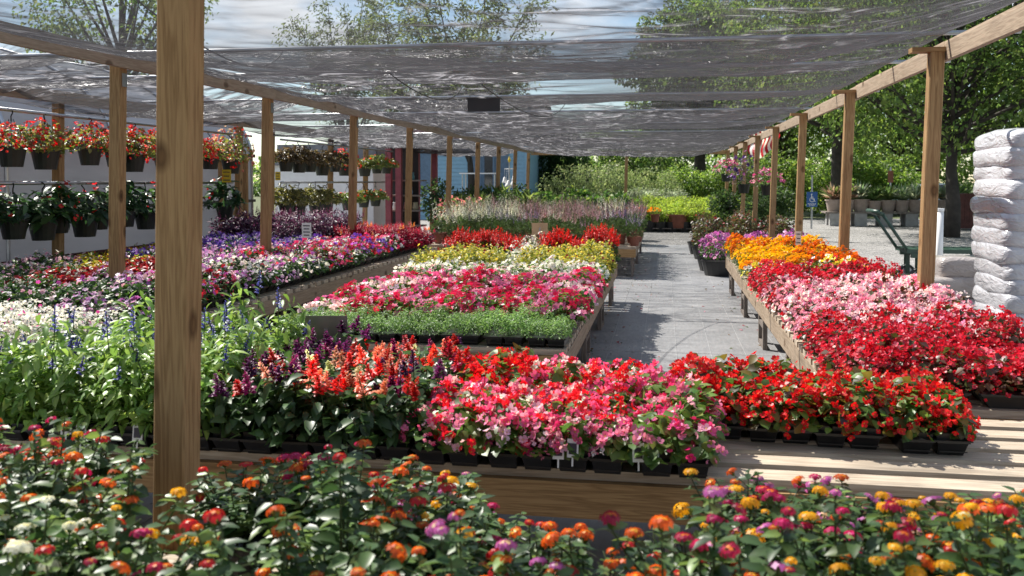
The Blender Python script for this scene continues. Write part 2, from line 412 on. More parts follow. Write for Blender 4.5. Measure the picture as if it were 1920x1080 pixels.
K['vinca_white'] = dict(K['impatiens_lilac'], lc=GRL, ln=90, fn=44, fspread=.75, fc=[('#ffffff', 8), ('#f6eef4', 2), ('#f4b0cc', .5)])
K['coleus_red'] = dict(r=.14, h=.2, ln=150, ls=(.045, .07), lt=S_OV, lc=[(lin('#8c1c26'), 5), (lin('#b3303a'), 3), (lin('#5e1a1c'), 2), ((.09, .1, .03), 1)])
K['coleus_gold'] = dict(K['coleus_red'], lc=[(lin('#c9b43a'), 4), (lin('#8d9a30'), 3), (lin('#8a3426'), 2)])
K['petunia_violet'] = dict(r=.15, h=.2, ln=80, ls=(.03, .05), lt=S_OV, lc=GR, fn=22, ft=F_PET, fs=(.02, .03), fc=[('#5d3aa8', 4), ('#8e68c4', 3), ('#46308a', 3), ('#c2aee0', 3)])
K['petunia_mixed'] = dict(K['petunia_violet'], mono=True, fc=[('#7a45c8', 3), ('#e0407f', 4), ('#c2283c', 3), ('#efeaf4', 3), ('#b86ad8', 2)])
K['celosia'] = dict(r=.14, h=.24, ln=120, ls=(.05, .085), lt=S_LONG, lc=[(lin('#7d1030'), 3), (lin('#a01238'), 3), (lin('#5a1228'), 2)], spikes=7, sm=24, sl=(.05, .09), sw=.026, sc=[('#b00f3e', 5), ('#d01a4a', 3), ('#e08a2a', .6)], stalk=False)
K['shield'] = dict(r=.17, h=.42, ln=150, ls=(.06, .1), lt=S_LONG, lc=[(lin('#3a2038'), 4), (lin('#5d3358'), 3), (lin('#8f7f96'), 1.6)], spikes=1, sm=20, sl=(.1, .16), sw=.03, sc=[('#8a2a6a', 1)])
K['parsley'] = dict(r=.095, h=.125, ln=330, ls=(.016, .03), lt=S_LONG, lc=[((.18, .32, .10), 3), ((.23, .38, .13), 3), ((.13, .24, .07), 2)])
K['lantana_gold'] = dict(r=.15, h=.26, ln=260, ls=(.03, .05), lt=S_OV, lc=[(lin('#b5b04a'), 4), (lin('#8f9a3c'), 4), (lin('#d6cc6a'), 2), (lin('#5d7030'), 2)], fn=12, ft=F_SM, fs=(.012, .018), fc=[('#e8cf50', 3), ('#8a2a30', 1)])
K['salvia_red'] = dict(r=.13, h=.22, ln=90, ls=(.04, .065), lt=S_OV, lc=GR, spikes=13, sm=20, sl=(.07, .12), sw=.034, sc=[('#e4161a', 5), ('#f03022', 3), ('#c41018', 2)])
K['silver_white'] = dict(r=.13, h=.22, ln=120, ls=(.03, .05), lt=S_LONG, lc=[((.4, .43, .4), 3), ((.12, .2, .08), 3)], fn=25, ft=F_SM, fs=(.012, .02), fc=[('#ffffff', 1)])
K['marigold_orange'] = dict(r=.15, h=.21, ln=150, ls=(.03, .05), lt=S_NAR, lc=GR, fn=34, ft=F_MAR, fs=(.019, .027), fspread=.7, fc=[('#e8780e', 6), ('#d9600a', 4), ('#f09a18', 2)])
K['marigold_yellow'] = dict(K['marigold_orange'], fc=[('#f8cc18', 6), ('#f5b612', 3)])
K['marigold_gold'] = dict(K['marigold_orange'], fs=(.026, .034), fn=22, fc=[('#f5a316', 6), ('#f7b628', 3)])
K['pansy_yellow'] = dict(K['petunia_violet'], fn=14, fc=[('#f0e04a', 3), ('#ffffff', 3), ('#d81f4a', 1)])
K['angelonia_pink'] = dict(r=.16, h=.33, ln=170, ls=(.04, .075), lt=S_NAR, lc=[((.05, .1, .03), 3), ((.08, .13, .05), 2)], spikes=11, sm=18, sl=(.12, .28), sw=.022, sc=[('#cf9ab0', 4), ('#c48a9a', 3), ('#efd8d8', 4), ('#b0566e', 2)])
K['angelonia_violet'] = dict(K['angelonia_pink'], sc=[('#6a4a9a', 4), ('#8c72b8', 3), ('#b8a8d0', 2), ('#efe8f2', 1.6)])
K['angelonia_white'] = dict(K['angelonia_pink'], sl=(.2, .32), sw=.03, sc=[('#f4f3e6', 4), ('#e6e8d0', 3)])
K['angelonia_plum'] = dict(K['angelonia_pink'], sc=[('#8a3a70', 4), ('#b07aa0', 3), ('#5a3a80', 2), ('#e8d8e4', 2)])
K['petunia_magenta'] = dict(r=.34, h=.5, ln=420, ls=(.04, .07), lt=S_OV, lc=GR + [((.1, .12, .07), 2)], fn=95, ft=F_PET, fs=(.03, .045), fspread=.9, fc=[('#d070c4', 5), ('#b458b4', 3), ('#e8a4da', 3), ('#8f3f9a', 1)])
K['coleus_dark'] = dict(r=.36, h=.6, ln=520, ls=(.06, .1), lt=S_OV, lc=[((.07, .09, .03), 3), ((.1, .05, .03), 3), ((.12, .13, .05), 2), ((.13, .07, .06), 1)], fn=8, ft=F_SM, fs=(.02, .03), fc=[('#b0404a', 1)])
# ---------------------------------------------------------------- sky, sun, camera
SUN = nrm(np.array([-.74, .52, 1.06]))
el = math.asin(SUN[2]); az = math.atan2(SUN[0], SUN[1])     # azimuth clockwise from +Y
w = bpy.data.worlds.new('World'); sc.world = w; w.use_nodes = True
nt = w.node_tree; nt.nodes.clear()
wo = nt.nodes.new('ShaderNodeOutputWorld'); bg = nt.nodes.new('ShaderNodeBackground'); bg.inputs[1].default_value = .075
sky = nt.nodes.new('ShaderNodeTexSky'); sky.sky_type = 'NISHITA'; sky.sun_disc = False
sky.sun_elevation = el; sky.sun_rotation = az; sky.air_density = 1.0; sky.dust_density = .15
tc = nt.nodes.new('ShaderNodeTexCoord'); mp = nt.nodes.new('ShaderNodeMapping'); mp.inputs['Scale'].default_value = (1.6, 1.6, 4.5); mp.inputs['Location'].default_value = (.3, 1.1, .2)
nz = nt.nodes.new('ShaderNodeTexNoise'); nz.inputs['Scale'].default_value = 2.1; nz.inputs['Detail'].default_value = 9; nz.inputs['Roughness'].default_value = .58
rp = nt.nodes.new('ShaderNodeValToRGB'); rp.color_ramp.elements[0].position = .47; rp.color_ramp.elements[1].position = .64
mx = nt.nodes.new('ShaderNodeMix'); mx.data_type = 'RGBA'; mx.inputs[7].default_value = (7.5, 7.8, 8.2, 1)
nt.links.new(tc.outputs['Generated'], mp.inputs[0]); nt.links.new(mp.outputs[0], nz.inputs['Vector']); nt.links.new(nz.outputs[0], rp.inputs[0])
nt.links.new(rp.outputs[0], mx.inputs[0]); nt.links.new(sky.outputs[0], mx.inputs[6]); nt.links.new(mx.outputs[2], bg.inputs[0]); nt.links.new(bg.outputs[0], wo.inputs[0])
ld = bpy.data.lights.new('sun', 'SUN'); ld.energy = 5.0; ld.angle = math.radians(.5); ld.color = (1, .955, .88)
lo = bpy.data.objects.new('sun', ld); col.objects.link(lo); lo.rotation_euler = Vector(SUN).to_track_quat('Z', 'Y').to_euler()
cd = bpy.data.cameras.new('camera'); cam = bpy.data.objects.new('camera', cd); col.objects.link(cam); sc.camera = cam
cd.sensor_width = 36; cd.lens = F / 1920 * 36; cd.shift_x = 0; cd.shift_y = -131.3 / 1920; cd.clip_end = 2000; cd.clip_start = .05
cam.matrix_world = Matrix(((RT[0], UP[0], -FW[0], 0), (RT[1], UP[1], -FW[1], 0), (RT[2], UP[2], -FW[2], HE), (0, 0, 0, 1)))
cd.dof.use_dof = True; cd.dof.focus_distance = 6.0; cd.dof.aperture_fstop = 5.0
sc.view_settings.view_transform = 'Standard'; sc.view_settings.look = 'None'; sc.view_settings.exposure = 1.08; sc.view_settings.gamma = 1
sc.cycles.use_denoising = True; sc.cycles.max_bounces = 8; sc.cycles.transparent_max_bounces = 24; sc.cycles.sample_clamp_indirect = 6
sc.cycles.caustics_reflective = False; sc.cycles.caustics_refractive = False

# ---------------------------------------------------------------- ground sheets
def groundmat(name, c1, c2, scale, rough=.9, bump=.5, stones=False):
    m, nt, out = newmat(name)
    tc = node(nt, 'ShaderNodeTexCoord')
    n1 = node(nt, 'ShaderNodeTexNoise'); n1.inputs['Scale'].default_value = .45; n1.inputs['Detail'].default_value = 7
    n2 = node(nt, 'ShaderNodeTexVoronoi' if stones else 'ShaderNodeTexNoise'); n2.inputs['Scale'].default_value = scale
    for q in (n1, n2): nt.links.new(tc.outputs['Object'], q.inputs['Vector'])
    b = node(nt, 'ShaderNodeBsdfPrincipled'); b.inputs['Roughness'].default_value = rough; b.inputs['Specular IOR Level'].default_value = .3
    r = node(nt, 'ShaderNodeValToRGB'); r.color_ramp.elements[0].position = .25; r.color_ramp.elements[1].position = .75
    r.color_ramp.elements[0].color = c1 + (1,); r.color_ramp.elements[1].color = c2 + (1,)
    a = node(nt, 'ShaderNodeMath', operation='MULTIPLY_ADD'); a.inputs[1].default_value = .55
    a2 = node(nt, 'ShaderNodeMath', operation='MULTIPLY'); a2.inputs[1].default_value = .55
    if stones:
        sx = node(nt, 'ShaderNodeSeparateColor'); nt.links.new(n2.outputs['Color'], sx.inputs[0]); nt.links.new(sx.outputs[0], a.inputs[0])
    else: nt.links.new(n2.outputs[0], a.inputs[0])
    nt.links.new(n1.outputs[0], a2.inputs[0]); nt.links.new(a2.outputs[0], a.inputs[2]); nt.links.new(a.outputs[0], r.inputs[0])
    nt.links.new(r.outputs[0], b.inputs['Base Color'])
    bp = node(nt, 'ShaderNodeBump'); bp.inputs['Strength'].default_value = bump; bp.inputs['Distance'].default_value = .03
    nt.links.new(n2.outputs[0], bp.inputs['Height']); nt.links.new(bp.outputs[0], b.inputs['Normal'])
    nt.links.new(b.outputs[0], out.inputs[0]); return m
def sheet(name, x0, y0, x1, y1, z, m, n=1, amp=0):
    g = G(); v = []; f = []
    for j in range(n + 1):
        for i in range(n + 1):
            v.append((x0 + (x1 - x0) * i / n, y0 + (y1 - y0) * j / n, z + (amp * rng.normal() if amp else 0)))
    for j in range(n):
        for i in range(n): f.append((j * (n + 1) + i, j * (n + 1) + i + 1, (j + 1) * (n + 1) + i + 1, (j + 1) * (n + 1) + i))
    g.add(v, f); return struct(g.obj(name, m))
sheet('ground', -400, -60, 400, 900, -.012, groundmat('earth_and_grass', (.05, .07, .02), (.10, .11, .05), 9))
GRAVEL = groundmat('gravel', (.13, .126, .12), (.31, .30, .29), 22, .95, 1.0, True)
sheet('gravel_yard', -14, -8, 26, 40, -.004, GRAVEL)
def fabricmat():
    m, nt, out = newmat('woven_ground_fabric')
    tc = node(nt, 'ShaderNodeTexCoord')
    n1 = node(nt, 'ShaderNodeTexNoise'); n1.inputs['Scale'].default_value = 1.1; n1.inputs['Detail'].default_value = 9; n1.inputs['Roughness'].default_value = .65
    n2 = node(nt, 'ShaderNodeTexNoise'); n2.inputs['Scale'].default_value = 30; n2.inputs['Detail'].default_value = 3
    mp = node(nt, 'ShaderNodeMapping'); mp.inputs['Scale'].default_value = (1, .25, 1)
    nt.links.new(tc.outputs['Object'], mp.inputs[0]); nt.links.new(mp.outputs[0], n2.inputs['Vector']); nt.links.new(tc.outputs['Object'], n1.inputs['Vector'])
    ad = node(nt, 'ShaderNodeMath', operation='MULTIPLY_ADD'); ad.inputs[1].default_value = .35
    nt.links.new(n2.outputs[0], ad.inputs[0]); nt.links.new(n1.outputs[0], ad.inputs[2])
    r = node(nt, 'ShaderNodeValToRGB'); e = r.color_ramp.elements
    e[0].position = .35; e[0].color = (.14, .14, .144, 1); e[1].position = .85; e[1].color = (.31, .31, .314, 1)
    nt.links.new(ad.outputs[0], r.inputs[0])
    # dead leaves and soil spilled here and there
    v = node(nt, 'ShaderNodeTexVoronoi'); v.inputs['Scale'].default_value = 9; nt.links.new(tc.outputs['Object'], v.inputs['Vector'])
    vr = node(nt, 'ShaderNodeValToRGB'); vr.color_ramp.elements[0].position = .06; vr.color_ramp.elements[0].color = (.3, .25, .2, 1); vr.color_ramp.elements[1].position = .1
    nt.links.new(v.outputs['Distance'], vr.inputs[0])
    mm = node(nt, 'ShaderNodeMix', data_type='RGBA', blend_type='MULTIPLY'); mm.inputs[0].default_value = .8
    nt.links.new(r.outputs[0], mm.inputs[6]); nt.links.new(vr.outputs[0], mm.inputs[7])
    b = node(nt, 'ShaderNodeBsdfPrincipled'); b.inputs['Roughness'].default_value = .55; b.inputs['Specular IOR Level'].default_value = .35
    nt.links.new(mm.outputs[2], b.inputs['Base Color'])
    bp = node(nt, 'ShaderNodeBump'); bp.inputs['Strength'].default_value = .5; bp.inputs['Distance'].default_value = .02
    nt.links.new(ad.outputs[0], bp.inputs['Height']); nt.links.new(bp.outputs[0], b.inputs['Normal'])
    nt.links.new(b.outputs[0], out.inputs[0]); return m
sheet('fabric_path', -7.2, -6, 2.5, 22.6, .0, fabricmat(), 60, .0012)
sheet('concrete_pavement', 2.5, -6, 8.5, 14.6, .002, groundmat('concrete', (.24, .235, .225), (.34, .33, .315), 60, .85, .25))
g = G()
for x in np.arange(-6.9, 2.4, .305):
    if x < -3.3 and int(x * 10) % 2: continue
    g.box((x - .0025, -5, .003), (x + .0025, 22.5, .0045))
for y in np.arange(1, 22, 3.66): g.box((-7.1, y - .004, .0047), (2.4, y + .004, .0058))
struct(g.obj('path_stripes', plain('white_thread', (.36, .36, .36), .7)))
g = G()
for k in range(7):
    y0 = 5 + k * 2.3
    g.box((-3.5, y0, .02), (-2.6, y0 + .12, .05)); 
struct(g.obj('path_battens', plain('pale_batten', (.55, .54, .52), .8)))

g = G(); n = 420; r = np.random.default_rng(77)
fx = np.where(r.random(n) < .5, r.normal(-.5, .22, n), np.where(r.random(n) < .5, r.normal(.95, .25, n), r.uniform(-3.4, 2.4, n))); fy = r.uniform(4.4, 22, n)
P = np.stack([fx, fy, np.full(n, .008)], 1)
g.scatter(S_OV, rot_to(np.concatenate([r.normal(0, 1, (n, 2)), np.zeros((n, 1))], 1), nrm(np.array([0, 0, 1.]) + r.normal(0, .15, (n, 3)))) * r.uniform(.015, .05, n)[:, None, None], P, pick([('#a0202c', 2), ('#8a6a3a', 4), ('#5a4a2a', 3), ('#e08aa8', 2), ((.08, .11, .03), 2)], n, r))
tag(g.obj('fallen_leaves', LEAF), 'fallen petals and dry leaves scattered along the grey aisle', 'leaves', None, 'stuff')
# ---------------------------------------------------------------- shade house
ZB = 2.50
LEAN = .025
shade = thing('shade_house', 'open timber shade house of square posts and long beams over the plant benches', 'shade house')
def post(x, y, z1=ZB, w=.1, mat=WZ, name='post', label=None):
    g = G(); h = w / 2; b = .006
    pr = [(-h + b, -h), (h - b, -h), (h, -h + b), (h, h - b), (h - b, h), (-h + b, h), (-h, h - b), (-h, -h + b)]
    n = 8; zs = [0, z1 * .33, z1 * .66, z1]
    v = [(px + LEAN * (z - z1) + .002 * math.sin(z * 2 + x), py, z) for z in zs for px, py in pr]
    f = [(i * n + k, i * n + (k + 1) % n, (i + 1) * n + (k + 1) % n, (i + 1) * n + k) for i in range(3) for k in range(n)] + [tuple(range(3 * n, 4 * n))]
    g.add(v, f); o = g.obj(name, mat, shade, loc=(x, y, 0))
    if label: o['label'] = label
    return o
RY = [.9, 4.05, 7.2, 10.37, 13.75, 17.05, 20.3, 23.4, 26.4, 29.6]
LY = [1.2, 4.08, 6.94, 9.82, 12.75, 15.7, 18.75, 21.7, 24.5, 27.3, 30.0]
XR, XL, XO = 1.97, -4.46, -6.95
for y in RY[2:]: post(XR, y)
for y in LY[2:]: post(XL, y)
OY = [9.62, 14.19, 15.45, 18.4, 20.7, 24, 27]
for y in OY: post(XO, y, 2.45, .1)
for y in (1.0, 5.2): post(XO, y, 2.45)
fp = post(-1.44, 2.60, 2.85, .104, label='tall square timber post standing among the lantanas close by')
def beam(x, y0, y1, z, mat=WY, hgt=.14, wd=.045):
    g = G(); g.box((-wd / 2, 0, 0), (wd / 2, y1 - y0, hgt)); return g.obj('beam', mat, shade, loc=(x, y0, z))
for a, b in zip([-5.4, 4.08, 9.82, 15.7, 21.7, 27.3], [4.08, 9.82, 15.7, 21.7, 27.3, 30.6]):
    beam(XL + .075, a, b - .006, ZB - .02 + rng.uniform(-.004, .004))
for a, b in zip([-5.4, 4.05, 7.2, 10.37, 13.75, 17.05, 23.4], [4.05, 7.2, 10.37, 13.75, 17.05, 23.4, 30.6]):
    beam(XR + .077, a, b - .006, ZB - .06 + rng.uniform(-.006, .006))
for a, b in ((-5.4, 9.62), (9.62, 18.4), (18.4, 30.6)): beam(XO + .075, a, b - .006, 2.45)
for y in RY[2:]:
    g = G(); g.box((-.16, -.055, 0), (.1, .055, .035)); g.obj('post_cap', WX, shade, loc=(XR - .02, y, ZB))
for y in LY[2:]:
    g = G(); g.box((.0515, -.03, -.06), (.0535, .04, .05))
    g.obj('bracket', STEEL, shade, loc=(XL, y, ZB - .11))
g = G(); g.box((XL, 30.6, ZB - .06), (XR + .1, 30.645, ZB + .06)); g.obj('beam', WX, shade)
post(at_y(1175, 330, 30.7)[0], 30.7)
PY = [float(at_x(x, y, XR + .5)[1]) for x, y in ((1900, 70), (1770, 160), (1640, 203), (1565, 232))]
PY = [-5.2, -2.2, .8, 3.7] + PY  # first pipes continue the roof unseen behind the camera, added to darken board fronts
while PY[-1] < 29: PY.append(PY[-1] + 3.0)
for y in PY:
    g = G(); g.tube([(XO - .1, y, ZB + .13), (XL, y, ZB + .135), (XR + .55, y, ZB + .13)], .017, 10); g.obj('roof_pipe', STEEL, shade, smooth=True)

# cloth ------------------------------------------------------------------
def lattice(seed):
    return np.random.default_rng(seed).uniform(-1, 1, (256, 256))
def vnoise(u, v, seed):
    L = lattice(seed); iu = np.floor(u).astype(int); iv = np.floor(v).astype(int); fu = u - iu; fv = v - iv
    fu = fu * fu * (3 - 2 * fu); fv = fv * fv * (3 - 2 * fv)
    a = L[iu % 256, iv % 256]; b = L[(iu + 1) % 256, iv % 256]; c = L[iu % 256, (iv + 1) % 256]; d = L[(iu + 1) % 256, (iv + 1) % 256]
    return (a * (1 - fu) + b * fu) * (1 - fv) + (c * (1 - fu) + d * fu) * fv
def clothmat():
    m, nt, out = newmat('knitted_shade_cloth')
    ge = node(nt, 'ShaderNodeNewGeometry')
    dt = node(nt, 'ShaderNodeVectorMath', operation='DOT_PRODUCT')
    nt.links.new(ge.outputs['Incoming'], dt.inputs[0]); nt.links.new(ge.outputs['Normal'], dt.inputs[1])
    ab = node(nt, 'ShaderNodeMath', operation='ABSOLUTE'); nt.links.new(dt.outputs['Value'], ab.inputs[0])
    mxm = node(nt, 'ShaderNodeMath', operation='MAXIMUM'); mxm.inputs[1].default_value = .06; nt.links.new(ab.outputs[0], mxm.inputs[0])
    dv = node(nt, 'ShaderNodeMath', operation='DIVIDE'); dv.inputs[0].default_value = .33; nt.links.new(mxm.outputs[0], dv.inputs[1])
    pw = node(nt, 'ShaderNodeMath', operation='POWER'); pw.inputs[0].default_value = .52
    da = node(nt, 'ShaderNodeAttribute', attribute_name='Col'); dm = node(nt, 'ShaderNodeMath', operation='MULTIPLY'); ds = node(nt, 'ShaderNodeSeparateColor')
    nt.links.new(da.outputs[0], ds.inputs[0]); nt.links.new(dv.outputs[0], dm.inputs[0]); nt.links.new(ds.outputs[0], dm.inputs[1]); nt.links.new(dm.outputs[0], pw.inputs[1])   # light let through: thicker weave along slanting paths
    d = node(nt, 'ShaderNodeBsdfDiffuse'); d.inputs[0].default_value = (.022, .022, .024, 1)
    t = node(nt, 'ShaderNodeBsdfTranslucent'); t.inputs[0].default_value = (.13, .128, .134, 1)
    gl = node(nt, 'ShaderNodeBsdfGlossy'); gl.inputs[0].default_value = (.6, .6, .62, 1); gl.inputs['Roughness'].default_value = .25
    tc = node(nt, 'ShaderNodeTexCoord'); mp = node(nt, 'ShaderNodeMapping'); mp.inputs['Scale'].default_value = (1.9, 8.5, 4); mp.inputs['Rotation'].default_value = (0, 0, .25)
    nz = node(nt, 'ShaderNodeTexNoise'); nz.inputs['Scale'].default_value = 1.0; nz.inputs['Detail'].default_value = 5; nz.inputs['Distortion'].default_value = .8
    nt.links.new(tc.outputs['Object'], mp.inputs[0]); nt.links.new(mp.outputs[0], nz.inputs['Vector'])
    sb = node(nt, 'ShaderNodeMath', operation='SUBTRACT'); sb.inputs[1].default_value = .5; nt.links.new(nz.outputs[0], sb.inputs[0])
    ba = node(nt, 'ShaderNodeMath', operation='ABSOLUTE'); nt.links.new(sb.outputs[0], ba.inputs[0])
    bp = node(nt, 'ShaderNodeBump'); bp.inputs['Strength'].default_value = 1; bp.inputs['Distance'].default_value = .22; nt.links.new(ba.outputs[0], bp.inputs['Height'])
    for q in (t, gl): nt.links.new(bp.outputs[0], q.inputs['Normal'])
    # sunlit glints painted into the translucent colour: thin pale lines along fold ridges
    rr = node(nt, 'ShaderNodeMapRange'); rr.inputs[1].default_value = .0; rr.inputs[2].default_value = .05; rr.inputs[3].default_value = 1; rr.inputs[4].default_value = 0; nt.links.new(ba.outputs[0], rr.inputs[0])
    dn = node(nt, 'ShaderNodeMapRange'); dn.inputs[1].default_value = 1.05; dn.inputs[2].default_value = 2.6; dn.inputs[3].default_value = .0; dn.inputs[4].default_value = 1; nt.links.new(ds.outputs[0], dn.inputs[0])
    mm = node(nt, 'ShaderNodeMath', operation='MULTIPLY'); nt.links.new(rr.outputs[0], mm.inputs[0]); nt.links.new(dn.outputs[0], mm.inputs[1])
    mc = node(nt, 'ShaderNodeMix', data_type='RGBA'); mc.inputs[6].default_value = (.045, .044, .048, 1); mc.inputs[7].default_value = (.36, .35, .37, 1); nt.links.new(mm.outputs[0], mc.inputs[0]); nt.links.new(mc.outputs[2], t.inputs[0])
    m1 = node(nt, 'ShaderNodeMixShader'); m1.inputs[0].default_value = .7
    nt.links.new(d.outputs[0], m1.inputs[1]); nt.links.new(t.outputs[0], m1.inputs[2])
    m2 = node(nt, 'ShaderNodeMixShader'); m2.inputs[0].default_value = .12
    nt.links.new(m1.outputs[0], m2.inputs[1]); nt.links.new(gl.outputs[0], m2.inputs[2])
    tr = node(nt, 'ShaderNodeBsdfTransparent')
    mx = node(nt, 'ShaderNodeMixShader'); nt.links.new(pw.outputs[0], mx.inputs[0])
    nt.links.new(m2.outputs[0], mx.inputs[1]); nt.links.new(tr.outputs[0], mx.inputs[2])
    nt.links.new(mx.outputs[0], out.inputs[0]); return m
CLOTH = clothmat()
def cloth(x0, x1, pipes, edge_l, edge_r, seed, label, droop=0):
    y0, y1 = pipes[0], pipes[-1]
    nx, ny = int((x1 - x0) / .045), int((y1 - y0) / .022)
    X, Y = np.meshgrid(np.linspace(x0, x1, nx), np.linspace(y0, y1, ny))
    z = np.full_like(X, ZB + .115)
    t = np.zeros_like(X); L = np.ones_like(X); bi = np.zeros_like(X)
    for i, (a, b) in enumerate(zip(pipes[:-1], pipes[1:])):
        q = (Y >= a) & (Y <= b + 1e-6); t[q] = (Y[q] - a) / (b - a); L[q] = b - a; bi[q] = i
    xp = np.clip(np.minimum((X - x0) / edge_l, (x1 - X) / edge_r), 0, 1) ** .6
    xp2 = np.clip(np.minimum((X - x0), (x1 - X)) / .25, 0, 1)
    sag = (1 - np.abs(2 * t - 1) ** 2.2)
    depth = .26 + .06 * np.sin(bi * 2.1 + seed) + .05 * vnoise(X * .5, Y * .2 + seed, seed)
    z -= sag * depth * (.03 + .97 * xp) * (L / 3.0)
    # creases: long folds running across, finer tucks gathered on the pipes
    wv = vnoise(X * .9 + .5 * vnoise(X * .8, Y * 1.3, seed + 9), Y * 5.5 + X * 1.1, seed + 1)
    w2 = 1 - np.abs(vnoise(X * 1.5 + Y * .6, Y * 10 - X * 2.2, seed + 2))
    w3 = vnoise(X * 3.2 - Y * 3, Y * 17 + X * 3, seed + 3)
    amt = np.clip(.55 + .6 * vnoise(X * .35, Y * .6, seed + 4), .15, 1.1) * (.35 + .65 * np.clip((XR - X) / 4.5, 0, 1))
    z += xp2 * amt * (.06 * wv + .06 * (w2 - .6) ** 1 + .014 * w3) * np.clip(np.minimum(t, 1 - t) * 14, .25, 1)
    # gathered cloth lies double along the creases: denser there
    c1 = 1 - np.abs(vnoise(X * 2.2 + Y * .9 + .8 * vnoise(X * 1.7, Y * 2.1, seed + 11), Y * 7.5 - X * 1.3, seed + 5))
    c2 = 1 - np.abs(vnoise(X * 4.5 - Y * 2, Y * 19 + X * 2.4 + vnoise(X * 3, Y * 3, seed + 12), seed + 6))
    c3 = 1 - np.abs(vnoise(X * 1.1 - Y * 1.6, Y * 3.6 + X * 1.9, seed + 7))
    loc = np.clip(.5 + .9 * vnoise(X * .45, Y * .5, seed + 8), .1, 1.2) * (.3 + .7 * np.clip((XR - .6 - X) / 3.5, 0, 1)) * xp2
    dens = 1 + loc * (3.4 * np.clip(c1 - .78, 0, 1) / .22 + 1.6 * np.clip(c2 - .7, 0, 1) / .3 + 2.6 * np.clip(c3 - .9, 0, 1) / .1) + .15 * vnoise(X * .3, Y * 40, seed + 10)
    z -= droop * (1 - np.clip((X - x0) / .5, 0, 1)) ** 1.5
    g = G(); v = np.stack([X, Y, z], 2).reshape(-1, 3)
    a = (np.arange(ny - 1)[:, None] * nx + np.arange(nx - 1)[None]).ravel()
    fl = np.stack([a, a + 1, a + nx + 1, a + nx], 1)
    g.v.append(v); g.l.append(fl.ravel()); g.t.append(np.full(len(fl), 4)); g.c.append(np.repeat(dens.reshape(-1, 1), 3, 1)); g.n = len(v)
    o = g.obj('shade_cloth', CLOTH, smooth=True)
    tag(o, label, 'shade cloth', 'shade cloths stretched over the roof pipes')
    return o
pa = [p for p in PY]
for i, (a, b, w1, w2) in enumerate(((0, 4, 'nearest wide', 'nearest narrow'), (4, 6, 'second wide', 'second narrow'), (6, 9, 'third wide', 'third narrow'), (9, len(pa) - 1, 'farthest wide', 'farthest narrow'))):
    cloth(XL + .06, XR + .02, pa[a:b + 1], 1.6, 1.2, 20 + i * 7, w1 + ' dark shade cloth sagging between pipes over the central benches')
    cloth(XO - .1, XL + .05, pa[a:b + 1], .5, .5, 60 + i * 7, w2 + ' silvery shade cloth sagging over the hanging baskets by the greenhouse', .2)
ROPE = plain('dark_rope', (.02, .022, .022), .7)
def sagrope(x, y0, y1, dx, d, label):
    g = G(); t = np.linspace(0, 1, 24)
    g.tube(np.stack([x + dx * t + .15 * np.sin(t * PI), y0 + (y1 - y0) * t, ZB + .11 - d * (1 - (2 * t - 1) ** 2)], 1), .0045, 6)
    tag(g.obj('rope', ROPE, smooth=True), label, 'rope', 'dark ropes under the shade cloth')
sagrope(-2.4, PY[4], PY[5], .5, .33, 'dark rope hanging in a curve under the second shade cloth')
sagrope(-1.9, PY[5], PY[6], .7, .33, 'dark rope hanging in a curve under the farther shade cloth')
sagrope(-2.6, PY[3], PY[4], -.5, .3, 'dark rope hanging in a curve under the nearest shade cloth')
p = at_y(907, 197, 9.6); g = G(); g.box((-.175, -.012, -.07), (.175, .012, .07)); g.box((-.185, -.016, .07), (.185, .016, .082))
b_ = thing('hanging_board', 'small dark grey board hung flat under the shade cloth', 'sign board', p)
g.obj('board', plain('slate_board', (.035, .034, .038), .6), b_)
g = G(); zt = ZB + .1 - p[2]; g.tube([(-.15, 0, .07), (-.15, 0, zt)], .003, 5); g.obj('cord', ROPE, b_); g = G(); g.tube([(.15, 0, .07), (.15, 0, zt)], .003, 5); g.obj('cord', ROPE, b_)

# ---------------------------------------------------------------- benches
def bench(label, x0, y0, x1, y1, zt=.48, along='y', slats=True, legs_y=None, legmat=GREYWOOD, legx=None):
    t = thing('display_bench', label, 'bench', (x0, y0, 0)); W, L = x1 - x0, y1 - y0
    rm = WX
    g = G(); g.box((0, 0, zt - .15), (W, .038, zt - .018)); g.obj('rail', WX, t)
    g = G(); g.box((0, L - .038, zt - .15), (W, L, zt - .018)); g.obj('rail', WX, t)
    g = G(); g.box((0, 0, 0), (.038, L - .08, .132)); g.obj('rail', WY, t, loc=(0, .04, zt - .15))
    g = G(); g.box((0, 0, 0), (.038, L - .08, .132)); g.obj('rail', WY, t, loc=(W - .038, .04, zt - .15))
    n = max(3, int(round(L / .19)))
    g = G()
    for k in range(n):
        y = L * (k + .5) / n; hw = L / n * .33
        g.box((.003, y - hw, zt - .016), (W - .003, y + hw, zt + .02 + rng.uniform(-.001, .001)))
    g.obj('slat_top', SLAT, t)
    ly = legs_y or list(np.linspace(.35, L - .35, max(2, int(L / 1.55))))
    for y in ly:
        for x in (legx or (.04, W - .04)):
            s = 1 if x < W / 2 else -1
            g = G()
            g.box((-.02, -.22, 0), (.02, -.16, zt - .15)); g.box((-.02, .16, 0), (.02, .22, zt - .15))
            g.box((-.019, -.16, .0), (.019, .16, .045)); g.box((-.018, -.16, .19), (.018, .16, .23))
            g.obj('leg_frame', legmat, t, loc=(x + s * .02, y, 0))
    return t
bench('long low bench of pale slats under the salvias and begonias across the near end', -3.35, 3.25, 3.2, 4.3, legs_y=[.25, .8], legx=(.3, 1.9, 3.4, 4.9, 6.2))
bench('wide wooden bench carrying pink impatiens and gold lantana in the middle of the nursery', -2.56, 5.6, -.6, 11.9)
bench('narrow wooden bench of begonias and marigolds along the open side of the aisle', .86, 4.42, 2.0, 13.2)
